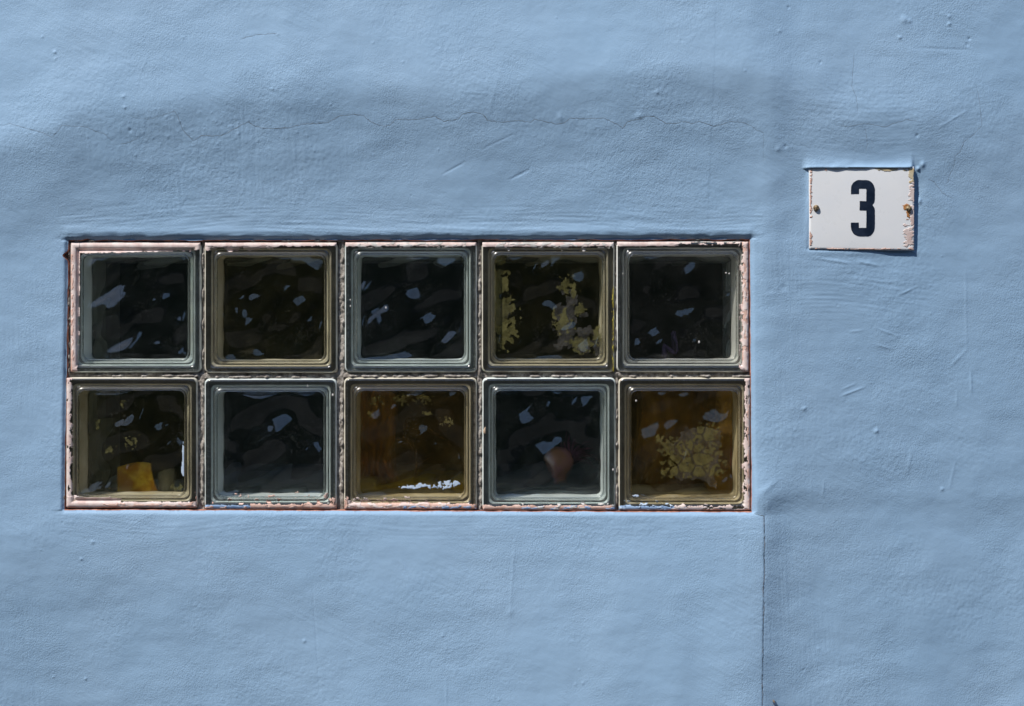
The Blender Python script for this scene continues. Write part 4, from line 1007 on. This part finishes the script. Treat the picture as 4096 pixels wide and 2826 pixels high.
ys = mesh_obj('shelf_cloth', V_, F_, M_YSTRIP, smooth=False)
tag(ys, 'mustard yellow cloth laid over the edge of the grey shelf', 'cloth')
M_TWIG = m_simple('dry_twig', (0.10, 0.06, 0.035), (0.20, 0.13, 0.08), scale=90, rough=0.8)
y = 0.18
def tw(*pts): return [(IX(1340 + a / 2.752, y), y + 0.004 * math.sin(a), IZ(1480 + b / 2.752, y)) for a, b in pts]
twig = bpy.data.objects.new('dry_twig', None); col.objects.link(twig); twig.location = (IX(1650, y), y, SHZ)
tag(twig, 'forked dry brown twig leaning behind an amber glass block', 'twig'); bpy.context.view_layer.update()
for pts, r0, r1 in ((tw((862, 1180), (880, 1100), (870, 900), (820, 800), (760, 730), (770, 640), (820, 550)), 0.0022, 0.001), (tw((880, 1000), (960, 980), (1070, 935)), 0.0014, 0.0007), (tw((790, 770), (720, 750), (665, 760)), 0.0012, 0.0006), (tw((860, 620), (980, 635), (1060, 690), (1240, 770), (1270, 850)), 0.0012, 0.0009)):
    bm = bmesh.new(); tube(bm, pts, r0, r1); o = bm_obj('branch', bm, M_TWIG); o.parent = twig; o.matrix_parent_inverse = twig.matrix_world.inverted()
# ornament behind the clear block
M_ORN, nt, out = mat('glazed_orange_pink')
p = principled(nt, out, rough=0.18, spec=0.6); v = coords(nt)
c = ramp(nt, noise(nt, v, 26, 3), [(0.38, (0.84, 0.38, 0.12)), (0.62, (0.86, 0.36, 0.46))]); nt.links.new(c, p.inputs['Base Color'])
y = 0.250; orn = bpy.data.objects.new('ornament', None); col.objects.link(orn); orn.location = (IX(2240, y), y, SHZ)
tag(orn, 'round glossy orange and pink ornament with a spiky frill, standing behind a clear block', 'ornament'); bpy.context.view_layer.update()
bm = bmesh.new(); cz = SHZ + 0.0268; R_ = 0.0218; zz0 = SHZ
prof = [(0.0120, zz0), (0.0130, zz0 + 0.0014), (0.0112, zz0 + 0.0040)]
prof += [(R_ * math.sin(a), cz - R_ * 1.1 * math.cos(a)) for a in [math.radians(d_) for d_ in range(32, 175, 11)]]
lathe(bm, IX(2240, y), y, prof); bmesh.ops.recalc_face_normals(bm, faces=bm.faces)
o = bm_obj('body', bm, M_ORN); o.parent = orn; o.matrix_parent_inverse = orn.matrix_world.inverted()
M_FRILL = m_simple('dark_magenta', (0.16, 0.02, 0.05), (0.30, 0.06, 0.16), scale=60, rough=0.5)
for k in range(9):
    a = math.radians(-20 + 15 * k); bx, bz = IX(2262, y), cz + 0.004
    L = 0.030 + 0.008 * math.sin(k * 2.1)
    pts = [(bx + (0.012 + L * s) * math.cos(a) * 1.15, y + 0.01 * math.sin(k), bz + (0.010 + L * s) * math.sin(a) * 0.9 + 0.006 * math.sin(3 * s)) for s in (0, 0.35, 0.7, 1.0)]
    bm = bmesh.new(); tube(bm, pts, 0.0030, 0.0005); o = bm_obj('spike', bm, M_FRILL); o.parent = orn; o.matrix_parent_inverse = orn.matrix_world.inverted()
# amber things behind the last block
M_AMB = m_simple('amber_paint', (0.30, 0.16, 0.02), (0.55, 0.33, 0.06), scale=18, rough=0.4)
y = 0.17; bm = bmesh.new(); bx = IX(2905, y)
lathe(bm, bx, y, [(0.026, SZ), (0.030, SZ + 0.004), (0.030, SZ + 0.085), (0.027, SZ + 0.098), (0.012, SZ + 0.112), (0.011, SZ + 0.150), (0.013, SZ + 0.152), (0.013, SZ + 0.160)])
tag(bm_obj('bottle', bm, M_AMB), 'dull amber bottle standing behind the glass block with the blistered patch', 'bottle')
M_RED = m_simple('red_paint', (0.30, 0.02, 0.015), (0.45, 0.04, 0.03), scale=40, rough=0.4)
y = 0.135; bm = bmesh.new(); lathe(bm, IX(2950, y), y, [(0.007, SZ), (0.008, SZ + 0.003), (0.008, IZ(1735, y) - 0.006), (0.006, IZ(1735, y))], 16)
tag(bm_obj('red_candle', bm, M_RED), 'thin dark red candle beside the amber bottle', 'candle')
M_PUR = m_simple('purple_ribbon', (0.16, 0.10, 0.28), (0.26, 0.18, 0.42), scale=40, rough=0.5)
y = 0.13
def nn(*pts): return [(IX(2420 + a / 2.752, y), y, IZ(920 + b / 2.752, y)) for a, b in pts]
bm = bmesh.new(); tube(bm, nn((655, 1400), (650, 1330), (655, 1270), (700, 1310), (755, 1365), (770, 1330), (755, 1230), (752, 1125)), 0.0022, 0.0018)
tag(bm_obj('ribbon', bm, M_PUR), 'purple zigzag ribbon hanging behind the grey glass block', 'ribbon')

# ---------------------------------------------------------------- small creatures and bits on the wall
M_HUSK = m_simple('pale_husk', (0.40, 0.27, 0.16), (0.60, 0.45, 0.32), scale=300, rough=0.6)
hx, hz_ = float(PX(1938)), float(PZ(1723)); bm = bmesh.new()
bmesh.ops.create_uvsphere(bm, u_segments=14, v_segments=10, radius=1.0)
for v_ in bm.verts:
    s = v_.co.z; v_.co = Vector((hx + (v_.co.x * 0.0020 * (1 - 0.3 * s) + 0.0012 * s * s), 0.0032 + v_.co.y * 0.0018, hz_ + s * 0.0052 + v_.co.x * 0.001))
tag(bm_obj('seed_husk', bm, M_HUSK), 'tiny tan seed husk stuck to the mortar between two blocks', 'husk')
fly = bpy.data.objects.new('fly', None); col.objects.link(fly)
fx, fz = float(PX(3096)), float(PZ(2808)); fy = -float(height(np.array([fx]), np.array([fz]))[0])
fly.location = (fx, fy, fz); tag(fly, 'small fly sitting on the blue wall beside the long upright crack', 'fly'); bpy.context.view_layer.update()
M_FLYB = m_simple('fly_body', (0.20, 0.15, 0.10), (0.36, 0.28, 0.2), scale=900, rough=0.5)
M_WING = m_simple('fly_wing', (0.05, 0.08, 0.14), (0.09, 0.13, 0.2), scale=600, rough=0.3)
M_LEG = m_simple('fly_leg', (0.05, 0.04, 0.04), (0.1, 0.08, 0.07), scale=600, rough=0.6)
def flypart(name, bm, m): o = bm_obj(name, bm, m); o.parent = fly; o.matrix_parent_inverse = fly.matrix_world.inverted()
bm = bmesh.new(); bmesh.ops.create_uvsphere(bm, u_segments=14, v_segments=10, radius=1.0)
dv = Vector((0.45, 0, -0.89)); nv_ = Vector((0.89, 0, 0.45))
for v_ in bm.verts:
    s, c2, o2 = v_.co.z, v_.co.x, v_.co.y
    v_.co = Vector((fx, fy - 0.0014, fz)) + dv * (0.0030 * s - 0.0008) + nv_ * (0.0012 * c2 * (1 - 0.25 * s)) + Vector((0, 0.0010 * o2, 0))
flypart('body', bm, M_FLYB)
for sgn in (-1, 1):
    bm = bmesh.new(); base = Vector((fx, fy - 0.0022, fz)) + nv_ * 0.0006 * sgn - dv * 0.001
    ring_ = [bm.verts.new(base + dv * (0.0032 + 0.0036 * math.cos(a)) + nv_ * (sgn * 0.0008 + 0.0011 * math.sin(a)) + Vector((0, -0.0003 * math.cos(a), 0))) for a in [2 * math.pi * k / 14 for k in range(14)]]
    bm.faces.new(ring_); flypart('wing', bm, M_WING)
    for k in range(3):
        bm = bmesh.new(); st_ = Vector((fx, fy - 0.001, fz)) + dv * (0.0012 * (k - 1))
        tube(bm, [st_, st_ + nv_ * sgn * 0.0016 + Vector((0, -0.0005, 0)), st_ + nv_ * sgn * 0.0030 + dv * 0.0008 * (k - 1) + Vector((0, 0.0009, 0))], 0.00016, 0.0001, 5); flypart('leg', bm, M_LEG)
